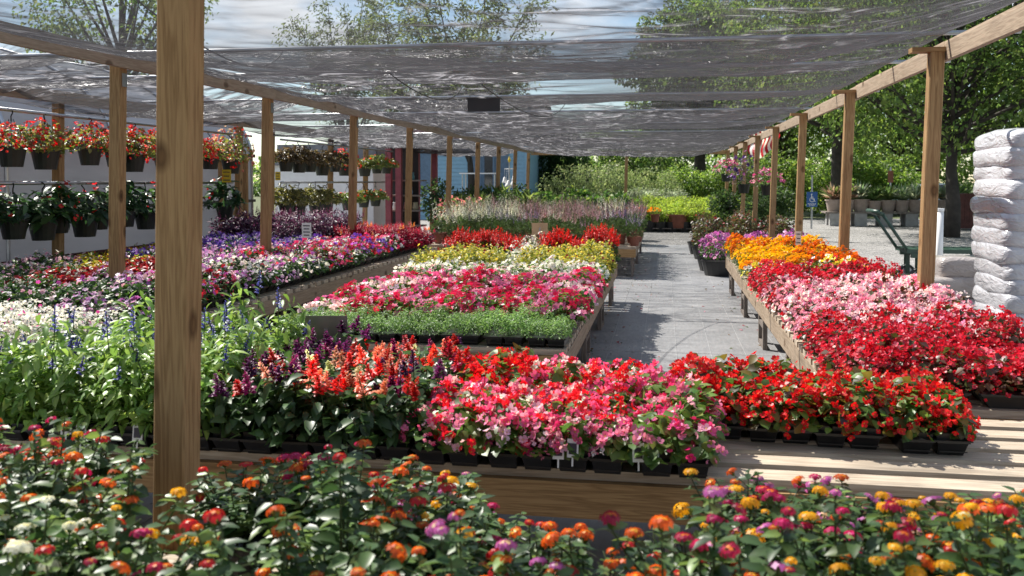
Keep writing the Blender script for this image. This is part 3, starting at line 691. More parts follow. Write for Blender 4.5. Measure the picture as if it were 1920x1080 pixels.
bench('broad wooden bench of impatiens and petunias in front of the hanging baskets', -6.5, 4.6, -3.56, 14.1)
bench('wooden bench of angelonias in terracotta pots behind the central bench', -3.95, 14.7, -.45, 20.3)
bench('plain slatted bench under the lantana pots beside the square post', -2.6, 1.0, 2.1, 2.5, zt=.42)
# ---------------------------------------------------------------- trays of bedding plants
def cup(g, cx, cy, w, l, h, z=0, taper=.86, rim=.006):
    """open tapered plastic cell with a lip and soil inside"""
    g.box((cx - w / 2, cy - l / 2, z), (cx + w / 2, cy + l / 2, z + h), taper=taper)
    g.box((cx - w / 2 - rim, cy - l / 2 - rim, z + h), (cx + w / 2 + rim, cy + l / 2 + rim, z + h + .006))
def tray_mesh(pots):
    g = G()
    for x in (-.063, .063):
        cup(g, x, 0, .108, .50, .055)
        g.box((x - .05, -.2515, .02), (x + .05, -.2485, .024))
    g.box((-.13, -.26, .0615), (.13, .26, .066))
    if pots:
        for x in (-.095, -.032, .032, .095):
            for k in range(8): g.box((x - .026, -.235 + k * .06, .05), (x + .026, -.182 + k * .06, .088), taper=.9)
    return g.mesh('tray', BLACKPL)
TRAY, TRAYP = tray_mesh(False), tray_mesh(True)
GRID = [(x, y) for y in (-.195, -.065, .065, .195) for x in (-.066, .066)]
_fl = {}
def flat_meshes(kind, var):
    if (kind, var) in _fl: return _fl[kind, var]
    r = np.random.default_rng(abs(hash_(kind)) + var * 17)
    gl, gf = G(), G()
    for x, y in GRID:
        if r.random() < .05: continue
        dome(K[kind], r, x + r.normal(0, .012), y + r.normal(0, .012), .062, gl, gf)
    out = (gl.mesh('foliage', LEAF), gf.mesh('blossoms', PETAL) if gf.n else None)
    _fl[kind, var] = out; return out
def hash_(s):
    h = 7
    for c in s: h = (h * 31 + ord(c)) % 1000003
    return h
def flat(kind, x, y, z, label, group, name, cat, rot=0, var=None, sz=1):
    t = thing(name, label, cat, (x, y, z), rot, group)
    v = int(rng.integers(0, 3)) if var is None else var
    a, b = flat_meshes(kind, v)
    link('tray', TRAY, t)
    s = (1, 1, float(rng.uniform(.82, 1.16)) * sz)
    q = PI * int(rng.integers(0, 2))
    f = link('foliage', a, t, rot=q, scale=s)
    if b: link('blossoms', b, t, rot=q, scale=s)
    return t
_pl = {}
def plant_meshes(kind, var):
    if (kind, var) in _pl: return _pl[kind, var]
    r = np.random.default_rng(hash_(kind) + var * 29 + 5)
    gl, gf = G(), G(); dome(K[kind], r, 0, 0, 0, gl, gf)
    out = (gl.mesh('plant', GLOSSLEAF if 'salvia' in kind else LEAF), gf.mesh('blossoms', PETAL) if gf.n else None)
    _pl[kind, var] = out; return out
def front_flat(kinds, x, y, z, label, group, name, cat, nvar=5):
    """a tray near enough to tell its plants apart: each plant a part of the tray, its blossoms a sub-part"""
    t = thing(name, label, cat, (x, y, z), float(rng.normal(0, .025)), group)
    link('tray', TRAYP, t)
    for px, py in GRID:
        kd = kinds[int(rng.integers(0, len(kinds)))]
        a, b = plant_meshes(kd, int(rng.integers(0, nvar)))
        s = float(rng.uniform(.9, 1.15))
        p = link('plant', a, t, (px + rng.normal(0, .008), py + rng.normal(0, .008), .07), float(rng.uniform(0, 6.28)), (s, s, s * float(rng.uniform(.92, 1.12))))
        if b: link('blossoms', b, p)
    return t
ZT = .502
# near cross bench: front row / back row
bl = {(-.78, 0): ('pink begonias with many red and white blooms', ['begonia_mixed', 'begonia_pink']), (-.51, 0): ('pink and red begonias above paired black cells', ['begonia_pink']),
      (-.24, 0): ('pink begonias with scarlet clumps along its front', ['begonia_pink', 'begonia_mixed']), (.03, 0): ('pale pink begonias with lime green leaves at the end of its row', ['begonia_rose']),
      (-.78, 1): ('scarlet and orange red begonias beside the salvias', ['begonia_red', 'begonia_mixed']), (-.51, 1): ('pink begonias topped with white blooms behind the mixed tray', ['begonia_mixed', 'begonia_pink']),
      (-.24, 1): ('red and white begonias next to the wooden bench corner', ['begonia_mixed']), (.03, 1): ('rose pink begonias rising beside the grey aisle', ['begonia_rose', 'begonia_pink', 'begonia_rose'])}
for (x, row), (lb, kd) in bl.items():
    if row == 1 and x == -.24: kd = ['begonia_pink', 'begonia_mixed']
    front_flat(kd, x + float(rng.normal(0, .008)), 3.46 + .55 * row, ZT, 'black tray of ' + lb, 'trays of begonias on the near cross bench', 'begonia_tray', 'plant tray')
for x, y, lb in ((.2, 3.98, 'nearest the pink ones'), (.46, 3.96, 'second from the pink ones'), (.72, 3.93, 'third from the pink ones'), (1.02, 3.9, 'set apart at the end of the slats')):
    front_flat(['begonia_red'], x, y, ZT, 'black tray of red begonias with yellowish leaves ' + lb, 'trays of red begonias on the near cross bench', 'begonia_tray', 'plant tray')
sl = [(-1.59, 0, ['salvia_purple', 'salvia_mixed'], 'purple and dark red salvias by the square post'), (-1.32, 0, ['salvia_cream', 'salvia_coral'], 'salvias with cream and coral spikes'),
      (-1.05, 0, ['salvia_purple', 'salvia_coral', 'salvia_mixed'], 'crimson and plum salvias beside the pink begonias'), (-1.59, 1, ['salvia_purple'], 'mostly purple salvias behind the square post'),
      (-1.32, 1, ['salvia_mixed', 'salvia_coral'], 'scarlet and peach salvias behind the metal sign'), (-1.05, 1, ['salvia_coral', 'salvia_mixed'], 'tall coral and orange red salvias in front of the parsley')]
for x, row, kd, lb in sl:
    front_flat(kd, x, 3.48 + .55 * row, ZT, 'black tray of ' + lb, 'trays of mixed salvias on the near cross bench', 'salvia_tray', 'plant tray')
for i in range(6):
    for row in range(2):
        x = -3.2 + i * .27
        if row == 1 and i < 1: continue
        fl_ = front_flat(['salvia_blue'], x, 3.48 + .55 * row, ZT, 'black tray of tall light green salvias with sparse blue spikes', 'trays of blue salvias on the near cross bench', 'salvia_tray', 'plant tray')
        fl_.scale = (1, 1, (.72, .78, .86, .95, 1, 1)[i])

def nm(kind):
    return kind.split('_')[0] + '_tray'
# centre bench: rows of trays, short side to the viewer
rows = [('parsley', 'black tray of fine leaved bright green parsley at the near end of the centre bench', 1),
        ('impatiens_rose', 'black tray of mixed crimson and pink impatiens on the centre bench', 4),
        ('vinca_white', 'black tray of white vincas behind the pink impatiens', 1)]
y = 5.9
for kind, lb, n in rows:
    for j in range(n):
        for i in range(7):
            k2 = kind
            flat(k2, -2.4 + .278 * i + float(rng.normal(0, .006)), y + float(rng.normal(0, .01)), ZT, lb, lb.split(' ', 3)[-1] + ' trays', nm(kind), 'plant tray')
        y += .545
for j in range(3):
    for i in range(7):
        if i == 3 or (i == 2 and j == 2): continue
        flat('lantana_gold', -2.4 + .278 * i, y + j * .545, ZT, 'black tray of gold leaved lantana in the %s block on the centre bench' % ('wider' if i < 3 else 'aisle side'),
             'gold lantana trays on the centre bench, %s block' % ('wider' if i < 3 else 'aisle side'), 'lantana_tray', 'plant tray')
for j in range(2):
    flat('silver_white', -2.4 + .278 * 3, y + (j + 1) * .545, ZT, 'black tray of silvery white plants in the gap between the gold lantanas', 'silvery plants between the gold lantanas', 'silver_tray', 'plant tray')
y += 3 * .545
for i in range(7):
    kd = 'silver_white' if i == 3 else 'salvia_red'
    flat(kd, -2.4 + .278 * i, y, ZT, 'black tray of silver leaved plants between the red salvias' if i == 3 else 'black tray of scarlet salvias behind the gold lantana, %s clump' % ('shaded' if i < 3 else 'aisle side'),
         None if i == 3 else 'scarlet salvias, %s clump' % ('shaded' if i < 3 else 'aisle side'), nm(kd), 'plant tray', sz=1.2)
# aisle bench: trays lie across it
ys = np.arange(4.6, 13.1, .275)
for j, yy in enumerate(ys):
    for i in range(2):
        if yy < 5.35: kd, lb = 'begonia_dark', 'black tray of dark leaved crimson begonias at the near end of the aisle bench'
        elif yy < 5.95: kd, lb = ('begonia_blend', 'begonia_dark')[(i + j) % 2], 'black tray of crimson begonias flecked with pink on the aisle bench'
        elif yy < 7.7: kd, lb = ('begonia_blush', 'begonia_blend')[int(rng.random() < .3)], 'black tray of pale pink and white begonias on the aisle bench'
        elif yy < 9.15: kd, lb = 'begonia_dark', 'black tray of deep red begonias between the pink ones and the marigolds'
        elif yy < 9.45: kd, lb = 'pansy_yellow', 'black tray of low yellow and white blooms in front of the marigolds'
        elif yy < 10.1: kd, lb = ('marigold_gold', 'marigold_orange')[i], 'black tray of full golden marigolds at the front of the marigold block'
        else:
            kd = 'marigold_orange' if rng.random() < (.12, .4)[i] else 'marigold_yellow'
            lb = 'black tray of %s marigolds in the far part of the marigold block' % kd.split('_')[1]
        if kd == 'marigold_orange' and 'golden' in lb: lb = 'black tray of orange marigolds beside the golden ones'
        flat(kd, 1.145 + .56 * i, yy, ZT, lb, lb.split(' of ')[1], nm(kd), 'plant tray', rot=PI / 2)
# left bench by the hanging baskets
ys = np.arange(4.78, 14.0, .285)
LB = {'alyssum': 'white alyssum at the near end of the greenhouse bench', 'impatiens_green': 'green impatiens with few blooms near the greenhouse', 'impatiens_lilac': 'lilac and magenta impatiens on the greenhouse bench',
      'impatiens_white': 'white impatiens flecked with red along the bench edge', 'impatiens_red': 'red and rose impatiens on the greenhouse bench', 'impatiens_pale': 'pale pink impatiens beside the green ones', 'coleus_red': 'dark red coleus leaves among the impatiens',
      'coleus_gold': 'yellow and brown coleus close to the greenhouse', 'petunia_violet': 'violet petunias on the greenhouse bench', 'petunia_mixed': 'mixed rose and violet petunias along the bench edge', 'celosia': 'crimson celosia at the far end of the bench', 'shield': 'tall dark purple foliage behind the petunias'}
for j, yy in enumerate(ys):
    for i in range(5):
        q = rng.random()
        if yy < 5.7: kd = 'alyssum'
        elif yy < 6.7: kd = 'impatiens_green' if i < 4 or q < .4 else 'impatiens_lilac'
        elif yy < 7.6: kd = ('impatiens_green', 'impatiens_green', 'coleus_red', 'impatiens_lilac' if q < .5 else 'coleus_red', 'impatiens_red')[i]
        elif yy < 9.0: kd = ('impatiens_pale', 'coleus_gold' if q < .3 else 'impatiens_pale', 'coleus_red', 'impatiens_lilac', 'impatiens_lilac' if q < .5 else 'impatiens_white')[i]
        elif yy < 10.6: kd = ('coleus_gold', 'petunia_violet', 'impatiens_lilac', 'impatiens_lilac' if q < .5 else 'impatiens_red', 'impatiens_white' if q < .55 else 'impatiens_red')[i]
        elif yy < 12.3: kd = ('petunia_violet', 'petunia_violet', 'petunia_violet', 'petunia_mixed', 'petunia_mixed')[i]
        else: kd = ('shield', 'shield', 'shield', 'celosia' if q < .5 else 'petunia_violet', 'celosia')[i]
        flat(kd, -6.2 + .57 * i, yy, ZT, 'black tray of ' + LB[kd], LB[kd], nm(kd), 'plant tray', rot=PI / 2)

# ---------------------------------------------------------------- potted plants
def pot_mesh(r0, r1, h, name='pot', mat=BLACKPL, rim=.012, n=18):
    g = G(); g.lathe([(0, 0), (r0, 0), (r1, h - rim * 1.6), (r1 + rim, h - rim * 1.5), (r1 + rim, h), (r1 - .004, h), (r1 - .012, h - .03), (0, h - .028)], n)
    return g.mesh(name, mat, False)
TP = pot_mesh(.075, .10, .17, mat=TERRA)
_pp = {}
def potted(kind, name, cat, x, y, z, label, group, pot, ph, var, leafm=LEAF, sc_=1.0):
    t = thing(name, label, cat, (x, y, z), float(rng.uniform(0, 6.28)), group, sc_)
    link('pot', pot, t)
    if (kind, var) not in _pp:
        r = np.random.default_rng(hash_(kind) + var); gl, gf = G(), G(); dome(K[kind], r, 0, 0, 0, gl, gf)
        _pp[kind, var] = (gl.mesh('foliage', leafm), gf.mesh('blossoms', PETAL) if gf.n else None)
    a, b = _pp[kind, var]
    link('foliage', a, t, (0, 0, ph - .02))
    if b: link('blossoms', b, t, (0, 0, ph - .02))
    return t
AL = {'angelonia_pink': 'dusty pink angelonia in a terracotta pot on the far bench', 'angelonia_violet': 'violet angelonia in a terracotta pot on the far bench', 'angelonia_white': 'angelonia with tall creamy white spikes in a terracotta pot', 'angelonia_plum': 'plum purple angelonia in a terracotta pot on the far bench'}
for j, yy in enumerate(np.arange(14.95, 20.2, .34)):
    for i, xx in enumerate(np.arange(-3.75, -.5, .27)):
        q = rng.random()
        if xx < -2.9 and j < 7: kd = 'angelonia_white' if q < .75 else 'angelonia_violet'
        elif j < 3 and xx > -.9: kd = 'angelonia_violet'
        elif j < 4: kd = 'angelonia_violet' if (q < .35 and xx < -1.9) else 'angelonia_pink' if q < .7 else 'angelonia_white' if q < .8 else 'angelonia_plum'
        elif j > 12: kd = 'angelonia_plum'
        else: kd = 'angelonia_pink' if q < .6 else 'angelonia_white' if q < .78 else 'angelonia_plum'
        potted(kd, 'angelonia', 'potted plant', xx + rng.normal(0, .02), yy + rng.normal(0, .02), ZT, AL[kd], AL[kd], TP, .17, int(rng.integers(0, 4)), sc_=float(rng.uniform(.8, 1.12)))
for i in range(5):
    potted('marigold_gold', 'marigold', 'potted plant', -1.4 + .3 * i, 20.15, ZT + .16, 'gold marigold pot at the back edge of the angelonia bench', 'gold marigolds behind the angelonias', TP, .17, 1)
BIGP = pot_mesh(.3, .36, .26)
for (x, y) in ((.95, 15.0), (1.6, 15.1), (2.2, 15.3), (.9, 15.8), (1.5, 15.9), (2.15, 16.1), (1.0, 16.7), (1.7, 16.8), (2.35, 16.9)):
    potted('petunia_magenta', 'petunia', 'potted plant', x, y + .4, 0, 'spreading magenta and violet petunia in a broad black planter beyond the marigolds', 'magenta petunias beyond the marigolds', BIGP, .26, int(rng.integers(0, 3)), sc_=.95)
for (x, y) in ((.9, 18.6), (1.6, 18.8), (2.3, 18.7), (.85, 19.8), (1.55, 20.0), (2.25, 20.1), (1.0, 21.2), (1.75, 21.4), (2.5, 21.4)):
    potted('coleus_dark', 'coleus', 'potted plant', x, y, 0, 'bronze and dark green coleus in a black tub along the aisle', 'bronze coleus tubs along the aisle', BIGP, .26, int(rng.integers(0, 3)))

# ---------------------------------------------------------------- lantanas close to the viewer
HEADC = {'orange': ('#e4641c', '#f6b13a'), 'scarlet': ('#c8232c', '#f08a2a'), 'magenta': ('#c2185f', '#e6408a'), 'pink': ('#cf6cb8', '#f2c79a'), 'yellow': ('#f2ae14', '#f6c63c'), 'white': ('#efeede', '#f0e39a'), 'crimson': ('#b01648', '#f0802a')}
HEADS = {}
uv, uf, ur = umbelT()
for nm_, (o_, i_) in HEADC.items():
    for v in range(2):
        g = G(); r = np.random.default_rng(v + hash_(nm_)); co, ci = np.array(lin(o_)), np.array(lin(i_))
        fl = np.repeat(r.uniform(.8, 1.15, len(uv) // 8), 8)
        cut = .45 if v else .3
        c = np.where((ur < cut)[:, None], ci, co) * fl[:, None]
        s = .021 if v else .025
        g.add(uv * s, uf, np.clip(c, 0, 1))
        n = 10; g.lathe([(0, -.012), (.006, -.008), (.012, .004), (.004, .008)], 6, c=(.12, .2, .05))
        HEADS[nm_, v] = g.mesh('flower_head', PETAL)
LANT = []
for v in range(9):
    r = np.random.default_rng(100 + v); g = G(); tips = []
    ns = int(r.integers(16, 22))
    for s in range(ns):
        a = 2 * PI * s / ns * 2.6 + r.uniform(-.3, .3); sp = r.uniform(.04, .24); hh = r.uniform(.22, .42) * (1 - .9 * sp)
        p0 = np.array([.03 * math.cos(a), .03 * math.sin(a), 0]); p3 = np.array([sp * math.cos(a), sp * math.sin(a), hh])
        p1 = p0 + np.array([0, 0, hh * .4]) + (p3 - p0) * .15; p2 = p0 * .2 + p3 * .8 - np.array([0, 0, .02])
        t = np.linspace(0, 1, 6)[:, None]
        pts = (1 - t) ** 3 * p0 + 3 * t * (1 - t) ** 2 * p1 + 3 * t * t * (1 - t) * p2 + t ** 3 * p3
        g.tube(pts, np.linspace(.0035, .0018, 6), 5, (.08, .11, .04), False)
        nn = 11
        tt = np.repeat(np.linspace(.25, .97, nn), 2)[:, None]
        P = (1 - tt) ** 3 * p0 + 3 * tt * (1 - tt) ** 2 * p1 + 3 * tt * tt * (1 - tt) * p2 + tt ** 3 * p3
        b = np.repeat(np.arange(nn) * 1.57 + a, 2) + np.tile([0, PI], nn) + r.normal(0, .3, nn * 2)
        d = np.stack([np.cos(b), np.sin(b), r.uniform(-.25, .45, nn * 2)], 1)
        up = nrm(np.array([0, 0, 1.]) + r.normal(0, .4, (nn * 2, 3)))
        S = r.uniform(.032, .07, nn * 2) * (1.15 - .45 * tt[:, 0])
        g.scatter(L_OV, rot_to(d, up) * S[:, None, None], P, pick([((.06, .115, .04), 4), ((.09, .16, .05), 3), ((.04, .085, .03), 2), ((.17, .26, .07), 2)], nn * 2, r))
        tips.append((p3 + np.array([0, 0, .006]), nrm(p3 - p2 + np.array([0, 0, .15]))))
        if r.random() < .6:
            d2 = nrm(np.array([math.cos(a + 1.4), math.sin(a + 1.4), .9])); q = pts[4] + d2 * .06
            g.tube([pts[4], (pts[4] + q) / 2 + np.array([0, 0, .004]), q], .0016, 5, (.09, .13, .04), False); tips.append((q, d2))
    LANT.append((g.mesh('foliage', GLOSSLEAF), tips))
NPOT = pot_mesh(.075, .095, .16)
PAL = {'orange': (['orange', 'orange', 'orange', 'scarlet'], 'orange flower heads'), 'zinnia': (['orange', 'scarlet', 'magenta', 'crimson', 'orange'], 'orange, scarlet and magenta heads'),
       'pinky': (['pink', 'pink', 'orange', 'pink'], 'pale pink domed heads'), 'magenta': (['magenta', 'crimson', 'magenta', 'orange', 'pink'], 'deep magenta heads'), 'yellow': (['yellow', 'yellow', 'orange', 'crimson'], 'bright yellow heads'), 'white': (['white'], 'creamy white heads'), 'gold': (['yellow', 'scarlet', 'orange'], 'gold and rust heads')}
def skyline(px):
    return float(np.interp(px, [0, 120, 265, 300, 405, 600, 760, 860, 960, 1250, 1330, 1420, 1520, 1650, 1780, 1860, 1920], [765, 785, 830, 1000, 835, 828, 850, 905, 955, 965, 905, 858, 885, 915, 935, 880, 880]))
for row, Y in enumerate((1.3, 1.54, 1.78, 2.0, 2.22, 2.44)):
    for i, X in enumerate(np.arange(-2.4, 1.6, .25)):
        X = float(X + (row % 2) * .13 + rng.normal(0, .03)); y = float(Y + rng.normal(0, .03))
        d = X * math.cos(TH) + y * math.sin(TH); Zc = y * math.cos(TH) - X * math.sin(TH); px = 960 + F * d / Zc
        if px < -120 or px > 2040: continue
        zt = HE - (skyline(px) + rng.uniform(-18, 48) - 340) / F * Zc
        if 222 < px < 432 and row > 0: continue
        if 222 < px < 432: zt = min(zt, .84)
        zt = min(zt, 1.0 if row > 1 else .97)
        hp = zt - .44 - .16
        if hp < .12: continue
        if px < 330: pal = 'white' if row <= 1 and rng.random() < .75 else 'zinnia' if rng.random() < .75 else 'gold'
        elif px < 820: pal = ('orange', 'orange', 'orange', 'zinnia', 'pinky', 'gold')[int(rng.integers(0, 6))]
        elif px < 1300: pal = ('pinky', 'pinky', 'orange', 'magenta', 'gold')[int(rng.integers(0, 5))]
        else: pal = ('magenta', 'magenta', 'pinky', 'yellow', 'pinky', 'gold')[int(rng.integers(0, 6))]
        cs, lb = PAL[pal]
        where = 'by the square post' if px < 500 else 'in front of the pink begonia trays' if px < 1250 else 'in front of the empty pale slats'
        k = hp / .4
        t = thing('lantana', 'lantana with %s %s' % (lb, where), 'potted plant', (X, y, .442), float(rng.uniform(0, 6.28)), 'lantanas with %s %s' % (lb, where))
        link('pot', NPOT, t)
        me, tips = LANT[int(rng.integers(0, 9))]
        kk = (min(1.15, .75 + .25 * k),) * 2 + (k,)
        link('foliage', me, t, (0, 0, .13), scale=kk)
        for (p, n) in tips:
            if rng.random() < (.42 if px > 1250 else .52): continue
            c = cs[int(rng.integers(0, len(cs)))]
            h = link('flower_head', HEADS[c, int(rng.integers(0, 2))], t, (p[0] * kk[0], p[1] * kk[1], .13 + p[2] * kk[2] + .004))
            q = Vector((float(n[0]), float(n[1]), float(n[2]) + .5)).to_track_quat('Z', 'Y'); h.rotation_euler = q.to_euler()
            s = float(rng.uniform(.5, 1.0)) * (1.15 if c == 'pink' else 1); h.scale = (s, s, s * float(rng.uniform(.7, 1.5)))

# ---------------------------------------------------------------- hanging baskets
K['hang_begonia'] = dict(r=.31, h=.36, ln=300, ls=(.04, .08), lt=L_OV, lc=[((.14, .20, .04), 4), ((.24, .24, .06), 3), ((.16, .06, .04), 1)], fn=190, clump=4, ft=F_BEG, fs=(.013, .022), fspread=1.15, fc=[('#d8101f', 6), ('#e8352c', 3), ('#f0787a', 1)])
K['hang_blush'] = dict(K['hang_begonia'], fc=[('#d8101f', 3), ('#f08a80', 3), ('#f6c0a8', 3)])
K['hang_wing'] = dict(r=.3, h=.36, ln=130, ls=(.11, .2), lt=L_LONG, lc=[((.03, .075, .03), 4), ((.05, .11, .035), 3), ((.02, .05, .025), 2)], fn=10, clump=3, ft=F_BEG, fs=(.018, .03), fc=[('#e01826', 4), ('#e8405a', 1)])
K['hang_brown'] = dict(r=.3, h=.32, ln=480, ls=(.07, .13), lt=S_LONG, lc=[((.09, .06, .03), 3), ((.15, .10, .05), 2), ((.06, .05, .02), 2), ((.25, .2, .12), 1)], fn=0)
K['hang_olive'] = dict(K['hang_brown'], lc=[((.12, .12, .03), 3), ((.17, .15, .05), 2), ((.07, .08, .02), 2)])
K['hang_lime'] = dict(K['hang_brown'], lc=[((.15, .22, .04), 3), ((.2, .2, .05), 2), ((.08, .13, .03), 2)], fn=12, ft=F_SM, fs=(.03, .04), fc=[('#e8502a', 1)])
K['hang_pink'] = dict(K['petunia_magenta'], r=.3, h=.5, ln=340, fn=60, fc=[('#d84a9a', 4), ('#e87ab8', 3), ('#f2a8c8', 1)])
K['hang_purple'] = dict(K['petunia_magenta'], r=.32, h=.55, ln=300, fn=50, lc=[((.09, .11, .06), 2), ((.14, .09, .1), 1)], fc=[('#4a2a78', 4), ('#6a3a98', 3), ('#a85ab0', 1)])
HP = pot_mesh(.10, .135, .2, mat=POTGREEN, rim=.01)
hb = {}
def basket(kind, x, y, zr, label, group, var, drop=.52, sc_=1.0, squash=1.0, kz=1.0):
    """pot hung by a hook and wires from a rail at height zr"""
    sc_ *= float(rng.uniform(1.0, 1.16)) if x < -5 else 1
    t = thing('hanging_basket', label, 'hanging basket', (x + (rng.normal(0, .02) if x < -5 else 0), y + (rng.normal(0, .05) if x < -5 else 0), zr - .56 * sc_), float(rng.uniform(0, 6.28)), group, (sc_, sc_, sc_))
    link('pot', HP, t)
    if (kind, var) not in hb:
        r = np.random.default_rng(hash_(kind) + var); gl, gf = G(), G(); dome(K[kind], r, 0, 0, 0, gl, gf)
        hb[kind, var] = (gl.mesh('foliage', GLOSSLEAF if 'wing' in kind else LEAF), gf.mesh('blossoms', PETAL) if gf.n else None)
    a, b = hb[kind, var]
    fs_ = (float(rng.uniform(.9, 1.15)), float(rng.uniform(.9, 1.15)), kz * float(rng.uniform(.85, 1.15)))
    link('foliage', a, t, (0, 0, .15), scale=fs_)
    if b: link('blossoms', b, t, (0, 0, .15), scale=fs_)
    if 'hang' not in hb:
        g = G()
        for k in range(3):
            q = 2 * PI * k / 3; g.tube([(.135 * math.cos(q), .135 * math.sin(q), .19), (.02 * math.cos(q), .02 * math.sin(q), .47)], .0035, 5)
        g.tube([(0, 0, .45), (0, .0, .5), (0.0, .026, .53), (0, .03, .548), (0, .0, .566), (0, -.026, .55)], .007, 6)
        hb['hang'] = g.mesh('hanger', ROPE)
    link('hanger', hb['hang'], t)
    return t
ZU, ZL = 2.31, 1.53
def xat(px, X=-6.9): return float(at_x(px, 340, X)[1])
for y0, y1 in ((xat(-300), xat(470)), (xat(525), xat(735))):
    for z, nme in ((ZU, 'upper'), (ZL, 'lower')):
        ya, yb = y0, (y1 if z == ZU else y1 - .7)
        g = G(); g.tube([(0, 0, 0), (0, yb - ya, 0)], .02, 10); g.obj('hanging_rail', STEEL, shade, smooth=True, loc=(-6.88, ya, z))
XB = -6.88
for i, px in enumerate((-75, 12, 88, 165, 212, 255, 300, 345, 392, 428)):
    kd = 'hang_blush' if px > 380 else 'hang_begonia'
    basket(kd, XB, xat(px), ZU, 'dark green basket of red begonias on the upper rail by the greenhouse' if kd == 'hang_begonia' else 'basket of salmon and red begonias at the end of the upper rail', 'red begonia baskets on the upper rail' if kd == 'hang_begonia' else 'salmon begonia baskets on the upper rail', i % 3, drop=.55)
for i, px in enumerate((-35, 20, 72, 117, 154, 185, 232, 268, 335, 415)):
    last = px == 415
    basket('hang_wing', XB, xat(px), ZL, 'lone basket of long glossy begonia leaves at the end of the lower rail' if last else 'basket of long glossy begonia leaves on the lower rail', None if last else 'glossy leaved baskets on the lower rail', i % 3, drop=.55)
for i, px in enumerate((535, 558, 580, 603, 625)):
    basket('hang_brown', XB, xat(px), ZU, 'basket of brown grassy foliage on the far upper rail', 'brown baskets on the far upper rail', i % 2, drop=.55)
basket('hang_begonia', XB, xat(645), ZU, 'single red flowering basket between the brown and lime ones', None, 0)
for i, px in enumerate((683, 702, 722)): basket('hang_lime', XB, xat(px), ZU, 'basket of lime green foliage with orange tips on the far upper rail', 'lime baskets on the far upper rail', i % 2)
for i, px in enumerate((535, 560, 585, 610)): basket('hang_olive', XB, xat(px), ZL, 'basket of olive brown foliage on the far lower rail', 'olive baskets on the far lower rail', i % 2)
for i, px in enumerate((650, 680, 700)): basket('hang_lime', XB, xat(px), ZL, 'basket of green foliage on the far lower rail', 'green baskets on the far lower rail', i % 2)
for (px, y, kd, z, lb, k) in ((1440, 17.5, 'hang_pink', 1.85, 'round basket of pink petunias hung beside a post over the aisle side', .8), (1395, 20.5, 'hang_purple', 1.85, 'straggling basket of dark purple petunias hung over the aisle side', 1.0), (1362, 23.6, 'hang_pink', 2.1, 'farthest basket of pink petunias near the flag', .9)):
    q = at_y(px, 330, y); basket(kd, q[0], y, z, lb, None, 0, drop=.75, kz=k, sc_=1.0)
# ---------------------------------------------------------------- greenhouse with plastic walls
def filmmat():
    m, nt, out = newmat('greenhouse_film')
    tc = node(nt, 'ShaderNodeTexCoord'); mp = node(nt, 'ShaderNodeMapping'); mp.inputs['Scale'].default_value = (1, .5, 2.2)
    n = node(nt, 'ShaderNodeTexNoise'); n.inputs['Scale'].default_value = 1.3; n.inputs['Detail'].default_value = 5
    nt.links.new(tc.outputs['Object'], mp.inputs[0]); nt.links.new(mp.outputs[0], n.inputs['Vector'])
    b = node(nt, 'ShaderNodeBsdfPrincipled'); b.inputs['Roughness'].default_value = .28
    r = node(nt, 'ShaderNodeValToRGB'); r.color_ramp.elements[0].color = (.3, .31, .34, 1); r.color_ramp.elements[1].color = (.56, .57, .6, 1)
    nt.links.new(n.outputs[0], r.inputs[0]); nt.links.new(r.outputs[0], b.inputs['Base Color'])
    t = node(nt, 'ShaderNodeBsdfTranslucent'); nt.links.new(r.outputs[0], t.inputs[0])
    mx = node(nt, 'ShaderNodeMixShader'); mx.inputs[0].default_value = .5
    bp = node(nt, 'ShaderNodeBump'); bp.inputs['Strength'].default_value = .35; bp.inputs['Distance'].default_value = .12
    nt.links.new(n.outputs[0], bp.inputs['Height']); nt.links.new(bp.outputs[0], b.inputs['Normal'])
    nt.links.new(b.outputs[0], mx.inputs[1]); nt.links.new(t.outputs[0], mx.inputs[2]); nt.links.new(mx.outputs[0], out.inputs[0]); return m
FILM = filmmat()
gh = thing('greenhouse', 'long hoop greenhouse with milky plastic walls behind the hanging baskets', 'greenhouse', (-7.75, 0, 0))
GY0, GY1 = 1.0, 16.3
def arch(n=22, R=3.0, zw=2.0):
    p = [(0, .0)] + [(0, z) for z in np.linspace(.55, zw, 4)]
    for k in range(1, n + 1):
        a = PI * k / n; p.append((-R + R * math.cos(a), zw + 1.6 * math.sin(a)))
    p += [(-2 * R, z) for z in (1.5, 0)]
    return p
ap = arch()
g = G(); ys = np.linspace(GY0, GY1, 24); v = [(x + .015 * math.sin(y_ * 3 + z * 2), y_, z) for y_ in ys for x, z in ap if z >= .5 or x < -1]; m_ = len(v) // 24
g.add(v, [(j * m_ + i, j * m_ + i + 1, (j + 1) * m_ + i + 1, (j + 1) * m_ + i) for j in range(23) for i in range(m_ - 1)])
g.obj('wall_film', FILM, gh, smooth=True)
g = G(); g.add([(x, GY1, z) for x, z in ap], [tuple(range(len(ap)))]); g.obj('end_wall', FILM, gh)
for y_ in np.arange(GY0, GY1 + .1, 2.18):
    g = G(); g.tube([(x + .03, y_, z) for x, z in ap], .024, 8); g.obj('hoop', STEEL, gh)
RB = plain('red_brown_board', (.10, .035, .028), .8, var=.3)
g = G(); g.box((.035, GY0, 0), (.075, GY1, .6)); g.obj('base_board', RB, gh)
g = G(); g.box((.04, GY0, 1.16), (.085, GY1, 1.21)); g.box((.04, GY0, 2.0), (.085, GY1, 2.06)); g.obj('lath', plain('dark_lath', (.05, .05, .052), .6), gh)
dy = xat(440, -7.6)
